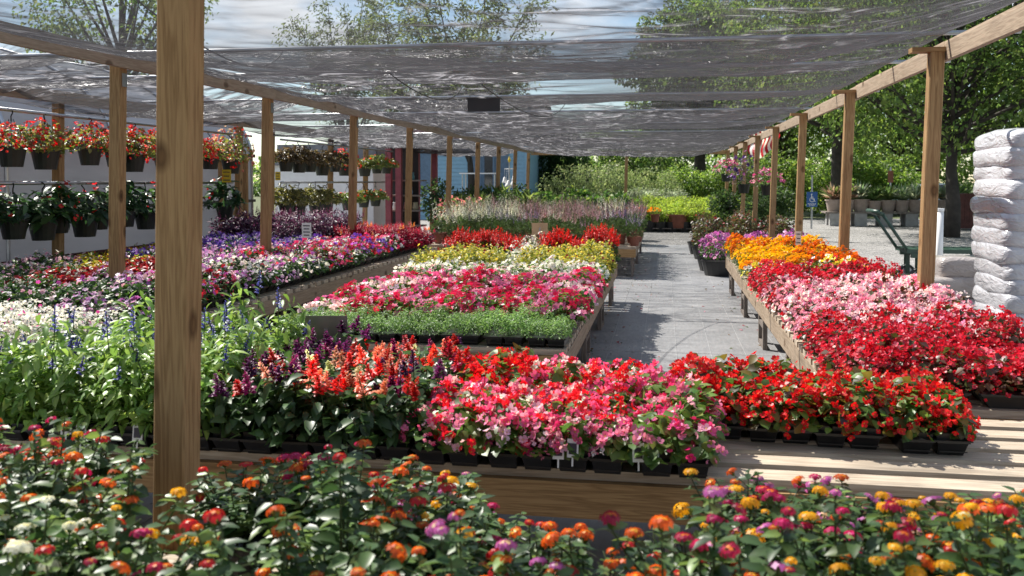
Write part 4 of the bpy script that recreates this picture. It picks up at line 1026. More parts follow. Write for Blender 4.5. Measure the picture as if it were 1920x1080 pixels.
g = G(); g.box((.09, dy - .5, 0), (.17, dy - .42, 2.05)); g.box((.09, dy + .42, 0), (.17, dy + .5, 2.05)); g.box((.09, dy - .418, 1.97), (.165, dy + .418, 2.05)); g.box((.092, dy - .418, .95), (.16, dy + .418, 1.02)); g.obj('door_frame', WZ, gh)
TAGY = plain('yellow_card', (.75, .55, .04), .5, var=.05)
def card(label, x, y, z, w_, h_, mat, lines=3, cat='tag', rot=0):
    t = thing('price_card', label, cat, (x, y, z), rot)
    g = G(); g.box((-w_ / 2, -.0015, 0), (w_ / 2, .0015, h_)); g.obj('card', mat, t)
    g = G()
    for k in range(lines):
        zz = h_ * (.8 - .62 * k / max(1, lines - 1)); q = w_ * (.36 - .07 * (k % 2))
        g.box((-q, -.0035, zz - h_ * .035), (q, -.002, zz + h_ * .035))
    g.obj('print', DARKINK, t); return t
c_ = at_x(425, 342, -6.75); card('small yellow card hanging under the last salmon begonia basket', c_[0], c_[1], c_[2] + .0, .15, .2, TAGY)
c_ = at_x(521, 338, -6.78); card('small yellow card fixed to the second post of the basket rail', c_[0], c_[1], c_[2], .1, .15, TAGY)
c_ = at_y(575, 446, 9.7); card('white plant card standing among the violet petunias', c_[0], c_[1], c_[2], .11, .17, CARD, 4)
# white wall beyond the greenhouse
q0, q1 = at_y(515, 340, 24.5), at_y(700, 340, 24.5)
ww = thing('white_shed', 'low white walled shed behind the brown baskets', 'shed', (q0[0], 24.5, 0))
g = G(); g.box((0, 0, 0), (q1[0] - q0[0], 2.5, 2.0)); g.obj('wall', WHITEPL, ww)
g = G(); g.box((-.1, -.15, 2.0), (q1[0] - q0[0] + .1, 2.65, 2.08)); g.box((-.05, .3, 2.08), (q1[0] - q0[0], 2.2, 2.6)); g.obj('roof', plain('grey_roof', (.18, .18, .19), .7), ww)

# pink timber stall
PINK = plain('faded_red_paint', (.24, .05, .065), .65, var=.2)
st = thing('timber_stall', 'faded red timber stall with open shelves beyond the baskets', 'stall')
for px in (729, 748, 782, 815):
    p = at_y(px, 340, 23.2 if px < 770 else 25.5); g = G(); g.box((-.075, -.075, 0), (.075, .075, 2.75)); g.obj('post', PINK, st, loc=(p[0], p[1], 0))
a, b = at_y(722, 340, 23.3), at_y(790, 340, 23.3)
g = G(); g.box((a[0], 23.1, 2.76), (b[0] + .9, 25.7, 2.9)); g.obj('roof', PINK, st)
for z in (.35, .75, 1.15, 1.55):
    g = G(); g.box((a[0] + .1, 23.35, z), (b[0], 23.85, z + .04)); g.obj('shelf', GREYWOOD, st)
g = G(); g.box((a[0], 23.9, 0), (b[0] - .25, 23.95, 2.75)); g.obj('back_panel', plain('dark_panel', (.025, .022, .022), .8), st)
for i, (dx, z, c) in enumerate(((.3, 1.19, (.5, .5, .5)), (.6, 1.19, (.1, .2, .4)), (.2, .79, (.6, .6, .58)), (.5, .79, (.25, .1, .08)), (.75, .79, (.5, .45, .3)), (.35, .39, (.1, .12, .1)), (.65, 1.59, (.05, .2, .25)))):
    g = G(); g.lathe([(0, 0), (.07, 0), (.085, .06), (.06, .17), (.075, .2), (.06, .2), (.05, .17), (0, .15)], 12)
    tag(g.obj('garden_pot', plain('glaze_%s' % 'abcdefg'[i], c, .3), loc=(a[0] + dx, 23.58, z), smooth=True), '%s pot on the red stall, %s shelf' % (('white', 'blue', 'cream', 'brown', 'sandy', 'dark', 'teal')[i], ('lowest', 'second', 'third', 'top')[int(round((z - .39) / .4))]), 'pot')

# pale blue house
BLUE = plain('pale_blue_siding', (.24, .42, .56), .7, var=.06)
hx0, hx1 = at_y(755, 340, 36)[0], at_y(989, 340, 36)[0]
ho = thing('blue_house', 'pale blue sided house with dark windows beyond the shade house', 'house', (hx0, 36, 0))
HW = hx1 - hx0
g = G()
for k in range(22): g.box((0, .03 - .028 * 0, k * .16), (HW, .2, k * .16 + .158)); 
g.add([(0, .02 - .0, k * .16) for k in range(1)] + [(0, .02, 0), (HW, .02, 0)], [(0, 1, 2)])
for k in range(22): g.add([(0, 0, k * .16), (HW, 0, k * .16), (HW, .03, k * .16 + .16), (0, .03, k * .16 + .16)], [(0, 1, 2, 3)])
g.box((0, .21, 0), (HW, 7, 3.52)); g.obj('wall', BLUE, ho)
g = G(); g.add([(-.4, -.5, 3.5), (HW + .4, -.5, 3.5), (HW + .4, 3.5, 5.2), (-.4, 3.5, 5.2), (-.4, 7.4, 3.5), (HW + .4, 7.4, 3.5)], [(0, 1, 2, 3), (3, 2, 5, 4), (0, 3, 4), (1, 5, 2)]); g.obj('roof', plain('shingles', (.1, .1, .105), .9, bump=.5, bscale=30), ho)
GLASS = plain('dark_window_glass', (.02, .025, .03), .08, spec=.8); TRIM = plain('white_trim', (.6, .62, .64), .5)
DKB = plain('slate_blue_paint', (.10, .16, .24), .6)
for (pa_, pb_, za, zb) in ((773, 788, 1.1, 2.9), (905, 928, 1.25, 2.9)):
    xa, xb = at_y(pa_, 340, 36)[0] - hx0, at_y(pb_, 340, 36)[0] - hx0
    g = G(); t_ = .08
    g.box((xa, -.06, za), (xb, -.004, za + t_)); g.box((xa, -.06, zb - t_), (xb, -.004, zb)); g.box((xa, -.058, za + t_), (xa + t_, -.004, zb - t_)); g.box((xb - t_, -.058, za + t_), (xb, -.004, zb - t_))
    f_ = g.obj('window', DKB, ho); g = G(); g.box((xa + t_, -.03, za + t_), (xb - t_, -.01, zb - t_)); g.obj('pane', GLASS, f_)
    for s0, s1 in ((xa - .55, xa - .03), (xb + .03, xb + .55)):
        g = G(); g.box((s0, -.04, za), (s1, -.006, zb)); g.obj('shutter', DKB, ho)
g = G(); g.box((HW - .12, -.02, 0), (HW + .02, -.002, 3.5)); g.box((-.02, -.02, 0), (.12, -.002, 3.5)); g.obj('corner_trim', BLUE, ho)
pt = at_y(900, 324, 33)
tb = thing('garden_table', 'thin topped white table in front of the blue house', 'table', (pt[0], 33, 0))
g = G(); g.box((-.7, -.35, 1.82), (.7, .35, 1.86)); g.obj('table_top', WHITEPL, tb)
for sx in (-.6, .6):
    for sy in (-.28, .28): g = G(); g.tube([(sx, sy, 0), (sx, sy, 1.82)], .025, 8); g.obj('leg', STEEL, tb)
pw_ = at_y(955, 340, 29)
wc = thing('wind_chime_stand', 'white pole hung with small white ornaments near the blue house', 'garden ornament', (pw_[0], 29, 0))
g = G(); g.tube([(0, 0, 0), (0, 0, 2.15)], .02, 8); g.obj('pole', STEEL, wc)
g = G(); g.tube([(-.16, 0, 1.95), (.16, 0, 1.95)], .012, 6); g.tube([(0, -.16, 1.94), (0, .16, 1.94)], .012, 6); g.obj('arm', WHITEPL, wc)
for k, (dx, dy_, z) in enumerate(((-.15, 0, 1.5), (.15, 0, 1.55), (0, -.15, 1.4), (-.1, .1, 1.3), (.12, -.1, 1.35))):
    g = G(); g.lathe([(0, .2), (.04, .17), (.07, .05), (.09, 0), (.085, -.005), (0, .03)], 10); g.tube([(0, 0, .2), (0, 0, 1.94 - z)], .003, 4); g.obj('ornament', WHITEPL, wc, loc=(dx, dy_, z), smooth=True)
g = G(); g.lathe([(0, 0), (.03, .02), (.05, .1), (.0, .22)], 8); g.obj('finial', TAGY, wc, loc=(0, 0, 2.15))

# ---------------------------------------------------------------- trees and shrubs
def crown(blobs, nleaf, size, cols, r, g, lt=S_OV, flat_=.0):
    vols = np.array([b[3] * b[4] for b in blobs]); pr = vols / vols.sum()
    idx = r.choice(len(blobs), nleaf, p=pr); B = np.array(blobs)[idx]
    d = nrm(r.normal(0, 1, (nleaf, 3))); q = r.uniform(.35, 1.05, nleaf) ** .55
    P = B[:, :3] + d * q[:, None] * np.stack([B[:, 3], B[:, 3], B[:, 4]], 1)
    ax = nrm(d + r.normal(0, .8, (nleaf, 3)) + np.array([0, 0, -.35])); up = nrm(np.array([0, 0, .8]) + d * .5 + r.normal(0, .6, (nleaf, 3)))
    S = r.uniform(*size, nleaf)
    tone = np.repeat(r.uniform(.75, 1.3, (len(blobs), 1)), 3, 1)[idx]
    g.scatter(lt, rot_to(ax, up) * S[:, None, None], P, np.clip(pick(cols, nleaf, r) * tone, 0, 1))
def tree(name, label, x, y, hgt, rad, zc, nleaf, size, cols, seed, nb=26, tr=.25, group=None, squash=.8, lt=S_OV, spread=1.0):
    r = np.random.default_rng(seed); t = thing(name, label, 'tree', (x, y, 0), 0, group)
    g = G(); blobs = []; gl = G()
    top = hgt - rad * .35
    g.tube([(0, 0, 0), (.05, .02, zc * .4), (.0, .08, zc * .8), (.1, 0, top)], [tr * 1.25, tr, tr * .75, tr * .15], 10)
    hz = (hgt - zc) * .5
    for k in range(nb):
        a = k * 2.39996 + r.uniform(-.4, .4); u = (k + .5) / nb
        zz = -1 + 2 * u
        rr = math.sqrt(max(0, 1 - zz * zz * .85)) * r.uniform(.45, .95) * rad * spread
        c = np.array([rr * math.cos(a), rr * math.sin(a), zc + hz * (1 + zz * .8)])
        br = rad * r.uniform(.24, .42)
        blobs.append((c[0], c[1], c[2], br, br * squash * r.uniform(.75, 1)))
        s0 = np.array([0, 0, zc * .75 + (c[2] - zc * .75) * .35 if c[2] > zc * .75 else zc * .6])
        mid = s0 * .5 + c * .5 + np.array([0, 0, -.2 * br])
        g.tube([s0, mid, c], [tr * .38, tr * .2, tr * .06], 6, (1, 1, 1), False)
    crown(blobs, nleaf, size, cols, r, gl, lt)
    g.obj('trunk', BARK, t, smooth=True); gl.obj('crown', TREELEAF, t)
    return t
OAK = [((.075, .125, .032), 4), ((.10, .165, .042), 3), ((.05, .09, .028), 2), ((.15, .21, .055), 2)]
OLIVE = [((.12, .16, .07), 3), ((.16, .2, .09), 2), ((.08, .11, .05), 2)]
LIMEG = [((.13, .20, .035), 3), ((.10, .17, .03), 2), ((.18, .25, .05), 1)]
p = at_y(1785, 340, 27); tree('oak_tree', 'big dark oak with a forked trunk behind the bag stack', p[0], 27, 12.5, 5.6, 2.3, 46000, (.10, .2), OAK, 1, 52, .2)
p = at_y(1960, 340, 31); tree('oak_tree', 'broad oak reaching over the stack of silver bags', p[0], 31, 13, 5.0, 2.0, 17000, (.12, .22), OAK, 2, 30, .3)
p = at_y(1570, 340, 38); tree('oak_tree', 'tall oak behind the blue parking sign', p[0], 38, 15, 5.6, 3.2, 26000, (.12, .24), OAK, 3, 36, .3)
p = at_y(1312, 340, 50); tree('oak_tree', 'dark round topped oak seen through the middle of the shade cloth', p[0], 50, 11.2, 4.0, 3.2, 36000, (.16, .3), OAK, 4, 34, .4)
p = at_y(1690, 340, 60); tree('oak_tree', 'pale sunlit tree filling the gap behind the parked car', p[0], 60, 14, 7.5, 2.0, 16000, (.2, .4), LIMEG, 5, 30, .3)
p = at_y(1460, 340, 62); tree('oak_tree', 'distant sunlit tree between two far posts', p[0], 62, 13, 5.5, 3, 9000, (.2, .4), OAK, 6, 30, .3)
p = at_y(1210, 340, 74); tree('oak_tree', 'low far tree above the chartreuse rows', p[0], 74, 6.2, 5, 1.2, 9000, (.2, .4), OAK, 7, 26, .3)
p = at_y(230, 340, 34); tree('loose_tree', 'light green tree showing over the greenhouse', p[0], 34, 13.2, 4.2, 5.0, 8000, (.12, .25), OLIVE + OAK, 8, 22, .25)
# thin branching willow
def willow(label, x, y, hgt, seed, spread, n=15, leaves=30):
    r = np.random.default_rng(seed); t = thing('willow_tree', label, 'tree', (x, y, 0)); g = G(); gl = G(); P = []; D = []
    g.tube([(0, 0, 0), (.1, 0, 1.5), (0, .1, 3)], [.2, .16, .13], 8)
    for k in range(n):
        a = k * 2.4; tl = r.uniform(.15, 1) * spread
        p0 = np.array([0, .05, r.uniform(2, 3.2)]); tip = np.array([tl * math.cos(a), tl * math.sin(a), hgt * r.uniform(.6, 1)])
        tt = np.linspace(0, 1, 9)[:, None]; pts = p0 + (tip - p0) * tt + np.array([0, 0, 1]) * (tt * (1 - tt)) * .8 + r.normal(0, .05, (9, 3)) * tt
        g.tube(pts, np.linspace(.07, .012, 9), 6, (1, 1, 1), False)
        for q in range(3, 9):
            for _ in range(4):
                b = nrm(np.array([math.cos(a), math.sin(a), .6]) + r.normal(0, .7, 3)); L = r.uniform(.5, 1.3)
                s = np.linspace(0, 1, 4)[:, None]; tw = pts[q] + b * L * s + np.array([0, 0, -.25]) * s * s
                g.tube(tw, np.linspace(.012, .004, 4), 4, (1, 1, 1), False)
                for _2 in range(leaves):
                    P.append(tw[int(r.integers(0, 4))] + r.normal(0, .2, 3)); D.append(b + r.normal(0, .5, 3) + np.array([0, 0, -.4]))
    P, D = np.array(P), np.array(D); S = r.uniform(.14, .28, len(P))
    gl.scatter(S_LONG, rot_to(nrm(D), nrm(r.normal(0, 1, P.shape))) * S[:, None, None], P, pick(OLIVE, len(P), r))
    g.obj('trunk', BARK, t); gl.obj('crown', TREELEAF, t)
p = at_y(880, 340, 36); willow('thin branched willow seen through the shade cloth over the aisle', p[0], 36, 10.5, 3, 3.4)
p = at_y(770, 340, 40); willow('smaller thin willow beside the taller one beyond the shade cloth', p[0], 40, 9.5, 5, 3.0, 11)
p = at_y(650, 340, 45); willow('pale thin willow standing behind the blue house', p[0], 45, 11.5, 9, 3.4, 12)
# distant wood line
def woods(name, x0, x1, y, hgt, n, seed, cols):
    r = np.random.default_rng(seed); gl = G(); blobs = []
    for k in range(n):
        s = r.uniform(.6, 1) * hgt; blobs.append((x0 + (x1 - x0) * r.random(), y + r.uniform(-6, 6), s * .45, s * .5, s * .52))
    crown(blobs, n * 420, (.35, .7), cols, r, gl); o = gl.obj(name, TREELEAF); tag(o, 'far line of dark woodland along the edge of the yard', 'woodland', None, 'stuff')
woods('far_woodland', 4, 75, 84, 9, 60, 31, OAK)
woods('far_woodland', -45, -2, 92, 5, 30, 33, OAK)

def shrub_mesh(seed, rad, hgt, n, size, cols, lt, nb=9, stems=5, up=False):
    r = np.random.default_rng(seed); gl = G(); g = G(); blobs = []
    for k in range(nb):
        a = k * 2.4; rr = rad * .62 * math.sqrt((k + .3) / nb); z = hgt * (.25 + .6 * r.random() * (1 - .4 * rr / rad))
        blobs.append((rr * math.cos(a), rr * math.sin(a), z, rad * .42, hgt * .24))
    crown(blobs, n, size, cols, r, gl, lt)
    for b in blobs[:stems]: g.tube([(0, 0, 0), (b[0] * .4, b[1] * .4, b[2] * .5), b[:3]], [.025, .018, .008], 6)
    return g.mesh('stem', BARK), gl.mesh('foliage', TREELEAF)
SHK = {'broad': [shrub_mesh(s, .55, 1.15, 1300, (.09, .16), [((.05, .11, .025), 4), ((.08, .16, .03), 3), ((.2, .26, .06), 1)], L_OV) for s in (1, 2, 3)],
       'olive': [shrub_mesh(s, 1.0, 2.0, 2600, (.06, .13), [((.17, .22, .1), 3), ((.12, .17, .07), 3), ((.24, .28, .15), 1)], S_LONG, 12) for s in (4, 5)],
       'lime': [shrub_mesh(s, .42, .6, 900, (.05, .1), [((.22, .30, .04), 3), ((.16, .24, .035), 3), ((.28, .33, .07), 1)], S_LONG) for s in (6, 7)],
       'dark': [shrub_mesh(s, .7, 1.3, 1500, (.07, .13), [((.03, .06, .02), 3), ((.05, .09, .03), 2)], S_OV) for s in (8, 9)],
       'bright': [shrub_mesh(s, 1.5, 3.2, 3600, (.1, .2), LIMEG + [((.07, .13, .03), 3)], S_OV, 16) for s in (10, 11)],
       'grey': [shrub_mesh(s, .6, .9, 900, (.05, .1), [((.28, .32, .28), 3), ((.18, .24, .16), 2)], S_NAR) for s in (12, 13)],
       'grass': [shrub_mesh(s, .5, 1.0, 700, (.25, .5), [((.10, .16, .05), 3), ((.18, .24, .08), 2), ((.06, .1, .03), 2)], S_NAR, 7) for s in (14, 15)],
       'rose': [shrub_mesh(s, .5, .9, 1000, (.06, .1), [((.45, .13, .17), 3), ((.45, .24, .22), 2), ((.1, .15, .04), 5)], S_OV) for s in (16, 17)]}
POTL = pot_mesh(.2, .25, .32)
def shrub(kind, x, y, label, group=None, z=0, s=1.0, pot=True, name='shrub'):
    t = thing(name, label, 'shrub', (x, y, z), float(rng.uniform(0, 6.28)), group, s * float(rng.uniform(.9, 1.1)))
    a, b = SHK[kind][int(rng.integers(0, len(SHK[kind])))]
    if pot: link('pot', POTL, t)
    link('stem', a, t, (0, 0, .28 if pot else 0)); link('foliage', b, t, (0, 0, .22 if pot else 0))
for k in range(7):
    p = at_y(985 + k * 30, 340, 22.6 + .5 * (k % 2)); shrub('broad', p[0], p[1], 'broad leaved evergreen shrub in a black pot behind the angelonia bench', 'broad leaved shrubs behind the angelonia bench', s=.95)
    p = at_y(995 + k * 28, 340, 24.4); shrub('broad', p[0], p[1], 'broad leaved evergreen shrub in a black pot behind the angelonia bench', 'broad leaved shrubs behind the angelonia bench', s=.95)
for k, px in enumerate((1060, 1098, 1135)): p = at_y(px, 340, 30 + k); shrub('olive', p[0], p[1], 'silvery green olive like shrub rising above the broad leaved rows', 'silvery shrubs above the broad leaved rows', s=.95)
for k, px in enumerate((1150, 1165, 1205, 1250)): p = at_y(px, 340, 38); shrub('olive', p[0], p[1], 'pale loose shrub beyond the farthest beam', 'pale shrubs beyond the farthest beam', s=1.0)
for k, px in enumerate((830, 858, 885, 900, 915, 930, 945, 960, 975, 990)): p = at_y(px, 340, 22.5 + .8 * (k % 3)); shrub('grass' if k % 2 else 'dark', p[0], p[1], ('spiky grass clump' if k % 2 else 'dark leafy shrub') + ' in a pot in front of the blue house', ('grass' if k % 2 else 'dark shrub') + ' pots in front of the blue house', s=.95)
for k, px in enumerate((855, 875, 895)): p = at_y(px, 340, 21.3); shrub('rose', p[0], p[1], 'coral pink leaved shrub near the angelonia bench', 'coral pink shrubs', s=1.1)
for j in range(4):
    for k in range(9):
        px = 1195 + k * 22 + j * 3; p = at_y(px, 340, 28.5 + j * 1.9); shrub('lime', p[0], p[1], 'chartreuse shrub in a black pot at the end of the aisle', 'rows of chartreuse shrubs', s=1.0 + .08 * j)
for k in range(6): p = at_y(1170 + k * 22, 340, 37); shrub('grey', p[0], p[1], 'silver grey shrub behind the chartreuse rows', 'silver grey shrubs behind the chartreuse rows', s=1.2)
for k, px in enumerate((1275, 1330, 1385)): p = at_y(px, 340, 41); shrub('bright', p[0], p[1], 'bright leafy bush beyond the chartreuse rows', 'bright bushes beyond the chartreuse rows', s=.75, pot=False)
for k, (px, y_) in enumerate(((1470, 40), (1505, 43), (1550, 41), (1590, 44), (1630, 46), (1675, 44))): p = at_y(px, 340, y_); shrub('bright', p[0], p[1], 'sunlit leafy bush behind the parking sign and planter bench', 'sunlit bushes behind the planter bench', s=.9, pot=False)
for k, px in enumerate((1365, 1420, 1455)): p = at_y(px, 340, 25 + k); shrub('dark', p[0], p[1], 'dark potted shrub among the far posts', 'dark shrubs among the far posts', s=.9)
# dark clipped conifers
for k, px in enumerate((1012, 1040, 1066)):
    p = at_y(px, 340, 40); r = np.random.default_rng(70 + k); gl = G(); n = 7000; z = r.uniform(0, 1, n); a = r.uniform(0, 2 * PI, n)
    rr = 1.0 * (1 - z ** 3) ** .5 * r.uniform(.8, 1.05, n); P = np.stack([rr * np.cos(a), rr * np.sin(a), z * 3.6 + .1], 1)
    gl.scatter(S_LONG, rot_to(nrm(np.stack([np.cos(a), np.sin(a), np.ones(n)], 1) + r.normal(0, .4, (n, 3))), nrm(r.normal(0, 1, (n, 3)))) * r.uniform(.08, .18, n)[:, None, None], P, pick([((.02, .05, .018), 3), ((.03, .07, .02), 2)], n, r))
    t = thing('conifer', 'dark dense columnar conifer at the corner of the blue house', 'tree', (p[0], p[1], 0), 0, 'dark conifers at the corner of the blue house')
    gl.obj('crown', TREELEAF, t); g = G(); g.tube([(0, 0, 0), (0, 0, 3)], [.1, .03], 8); g.obj('trunk', BARK, t)

# ---------------------------------------------------------------- end of the aisle: two large planters on low boards
def planter(px, y_, r1, h, mat, label, name='planter'):
    p = at_y(px, 400, y_); g = G(); g.lathe([(0, 0), (r1 * .72, 0), (r1 * .95, h * .86), (r1 * 1.07, h * .87), (r1 * 1.07, h), (r1 * .95, h), (r1 * .88, h * .85), (0, h * .84)], 22)
    t = thing(name, label, 'planter', (p[0], p[1], .12)); g.obj('pot', mat, t, smooth=False); return t
planter(1218, 29.5, .40, .5, plain('grey_green_pot', (.09, .10, .085), .5), 'large grey green planter standing on a plank at the end of the aisle')
planter(1272, 28.5, .36, .42, TERRA, 'wide terracotta planter at the end of the aisle')
p = at_y(1250, 400, 29.2); pk = thing('plank_stand', 'low plank stand under the two large planters', 'stand', (p[0], p[1], 0))
g = G(); g.box((-1.3, -.9, .09), (1.3, .6, .118)); g.obj('plank', GREYWOOD, pk); g = G(); g.box((-1.2, -.8, 0), (-1.0, .5, .09)); g.box((1.0, -.8, 0), (1.2, .5, .09)); g.obj('bearer', GREYWOOD, pk)

# ---------------------------------------------------------------- yard on the right
BLOCK = plain('concrete_block', (.36, .35, .34), .9, bump=.5, bscale=60)
yb = 33.0
xa, xb = at_y(1548, 400, yb)[0], at_y(1830, 400, yb)[0]
pb = thing('planter_bench', 'low plank bench on concrete blocks across the gravel yard', 'bench', (xa, yb, 0))
for k in range(3): g = G(); g.box((0, .02 + k * .33, .44), (xb - xa, .31 + k * .33, .49)); g.obj('plank', GREYWOOD, pb)
n = 6
for k in range(n):
    g = G(); x = .15 + (xb - xa - .7) * k / (n - 1)
    for z0 in (0, .22):
        g.box((x, .05, z0), (x + .4, .25, z0 + .215)); g.box((x, .7, z0), (x + .4, .9, z0 + .215))
    g.obj('block', BLOCK, pb)
CLAY = plain('pale_clay', (.34, .27, .23), .8); CLP = pot_mesh(.2, .27, .42, mat=CLAY, rim=.03)
SPK = []
for v, cs in enumerate(([((.35, .4, .34), 3), ((.2, .28, .15), 2)], [((.3, .18, .14), 2), ((.14, .18, .06), 2), ((.45, .35, .28), 1)], [((.1, .17, .06), 3), ((.2, .25, .1), 1)])):
    r = np.random.default_rng(v + 40); gl = G(); n = 130; a = r.uniform(0, 2 * PI, n); e = r.uniform(.3, 1.4, n)
    d = np.stack([np.cos(a) * np.cos(e), np.sin(a) * np.cos(e), np.sin(e)], 1); S = r.uniform(.35, .68, n)
    gl.scatter(leafT(.13, .03, .18), rot_to(d, nrm(np.array([0, 0, 1.]) + .2 * r.normal(0, 1, (n, 3)))) * S[:, None, None], d * .04, pick(cs, n, r)); SPK.append(gl.mesh('foliage', LEAF))
wds = ('first pot of the row, nearest the sign', 'second pot from the sign', 'third pot from the sign', 'pot just past the square post', 'pot with dusty silver leaves', 'pot before the car', 'pot in front of the car bonnet', 'pot in front of the car window', 'pot next to the row end', 'last pot of the row')
for k in range(10):
    x = xa + .35 + (xb - xa - .8) * k / 9
    v = (1, 1, 0, 2, 2, 0, 0, 1, 0, 2)[k]
    t = thing('planter', 'pale clay planter of %s spiky leaves, %s' % (('silvery', 'reddish', 'green')[v], wds[k]), 'planter', (x, yb + .5, .492), float(rng.uniform(0, 6)), None, float(rng.uniform(.9, 1.05)))
    link('pot', CLP, t); link('foliage', SPK[v], t, (0, 0, .4))
# accessible parking sign
ps = at_y(1522, 412, 31.0); SB = plain('sign_blue', (.012, .085, .30), .4, var=.03); SW = plain('sign_white', (.8, .8, .8), .4, var=.02)
sg = thing('parking_sign', 'blue accessible parking sign with a white wheelchair symbol on a steel pole', 'sign', (ps[0], ps[1], 0), .1)
g = G(); g.tube([(0, .03, 0), (0, .03, 1.75)], .03, 8); g.obj('pole', STEEL, sg)
s_ = ps[1] / F; wS, hS, zS = 19 * s_, 27 * s_, HE - (386 - 340) * s_
g = G(); g.box((-wS / 2, -.008, zS), (wS / 2, 0, zS + hS)); bd = g.obj('board', SB, sg)
def disc(g, cx, cz, r0, r1, a0, a1, y=-.0105, n=22):
    v = []
    for k in range(n + 1):
        a = a0 + (a1 - a0) * k / n
        v += [(cx + r0 * math.cos(a), y, cz + r0 * math.sin(a)), (cx + r1 * math.cos(a), y, cz + r1 * math.sin(a))]
    g.add(v, [(2 * k, 2 * k + 1, 2 * k + 3, 2 * k + 2) for k in range(n)])
g = G(); u = hS; cz = zS + hS * .56
disc(g, .0, cz - .08 * u, .13 * u, .165 * u, math.radians(115), math.radians(395))
disc(g, -.035 * u, cz + .27 * u, 0, .045 * u, 0, 2 * PI)
def bar(g, x0, z0, x1, z1, w_, y=-.0125):
    d = np.array([x1 - x0, z1 - z0]); d = d / np.linalg.norm(d) * w_ / 2; q = np.array([-d[1], d[0]])
    g.add([(x0 + q[0], y, z0 + q[1]), (x0 - q[0], y, z0 - q[1]), (x1 - q[0], y, z1 - q[1]), (x1 + q[0], y, z1 + q[1])], [(0, 1, 2, 3)])
bar(g, -.035 * u, cz + .21 * u, -.02 * u, cz - .03 * u, .05 * u); bar(g, -.02 * u, cz + .09 * u, .1 * u, cz + .09 * u, .035 * u, -.0135); bar(g, -.03 * u, cz - .02 * u, .11 * u, cz - .03 * u, .045 * u, -.0145); bar(g, .1 * u, cz - .02 * u, .17 * u, cz - .2 * u, .045 * u, -.0155); bar(g, .165 * u, cz - .2 * u, .22 * u, cz - .18 * u, .04 * u, -.0165)
g.obj('wheelchair_symbol', SW, bd)
g = G()
for z, q in ((zS + .2 * u, .28), (zS + .12 * u, .2)):
    for k in range(5): bar(g, -q * u + k * q * .4 * u + .008 * u, z, -q * u + k * q * .4 * u + q * .3 * u, z, .045 * u)
g.obj('lettering', SW, bd)
# plain steel post by the planters, white pipe by the near post
p = at_z(1668, 416, 0); t = thing('sign_pole', 'thin steel pole standing in front of the planter row', 'pole', (p[0], p[1], 0)); g = G(); g.tube([(0, 0, 0), (0, 0, 2.1)], .035, 8); g.obj('tube', STEEL, t); g = G(); g.box((-.1, -.045, 1.5), (.1, -.036, 1.95)); g.obj('plate', plain('rusty_plate', (.3, .12, .07), .7), t)
p = at_z(1760, 540, 0); t = thing('white_pipe', 'upright white pipe behind the nearest aisle side post', 'pipe', (p[0], p[1], 0)); g = G(); g.tube([(0, 0, 0), (0, 0, 1.12)], .05, 12); g.obj('tube', WHITEPL, t, smooth=True); g = G(); g.tube([(0, 0, 1.12), (0, 0, 1.16)], .057, 12); g.obj('cap', WHITEPL, t)
p = at_y(1813, 390, 31.5); t = thing('wooden_crate', 'upright red brown wooden crate at the end of the planter bench', 'crate', (p[0], p[1], 0)); g = G()
for k in range(4): g.box((-.3 + k * .15, -.3, .04), (-.16 + k * .15, .3, 1.15 + .01 * (k % 2)))
g.obj('boards', RB, t); g = G(); g.box((-.32, -.325, .12), (.32, -.303, .22)); g.box((-.32, -.325, .95), (.32, -.303, 1.05)); g.obj('batten', RB, t)
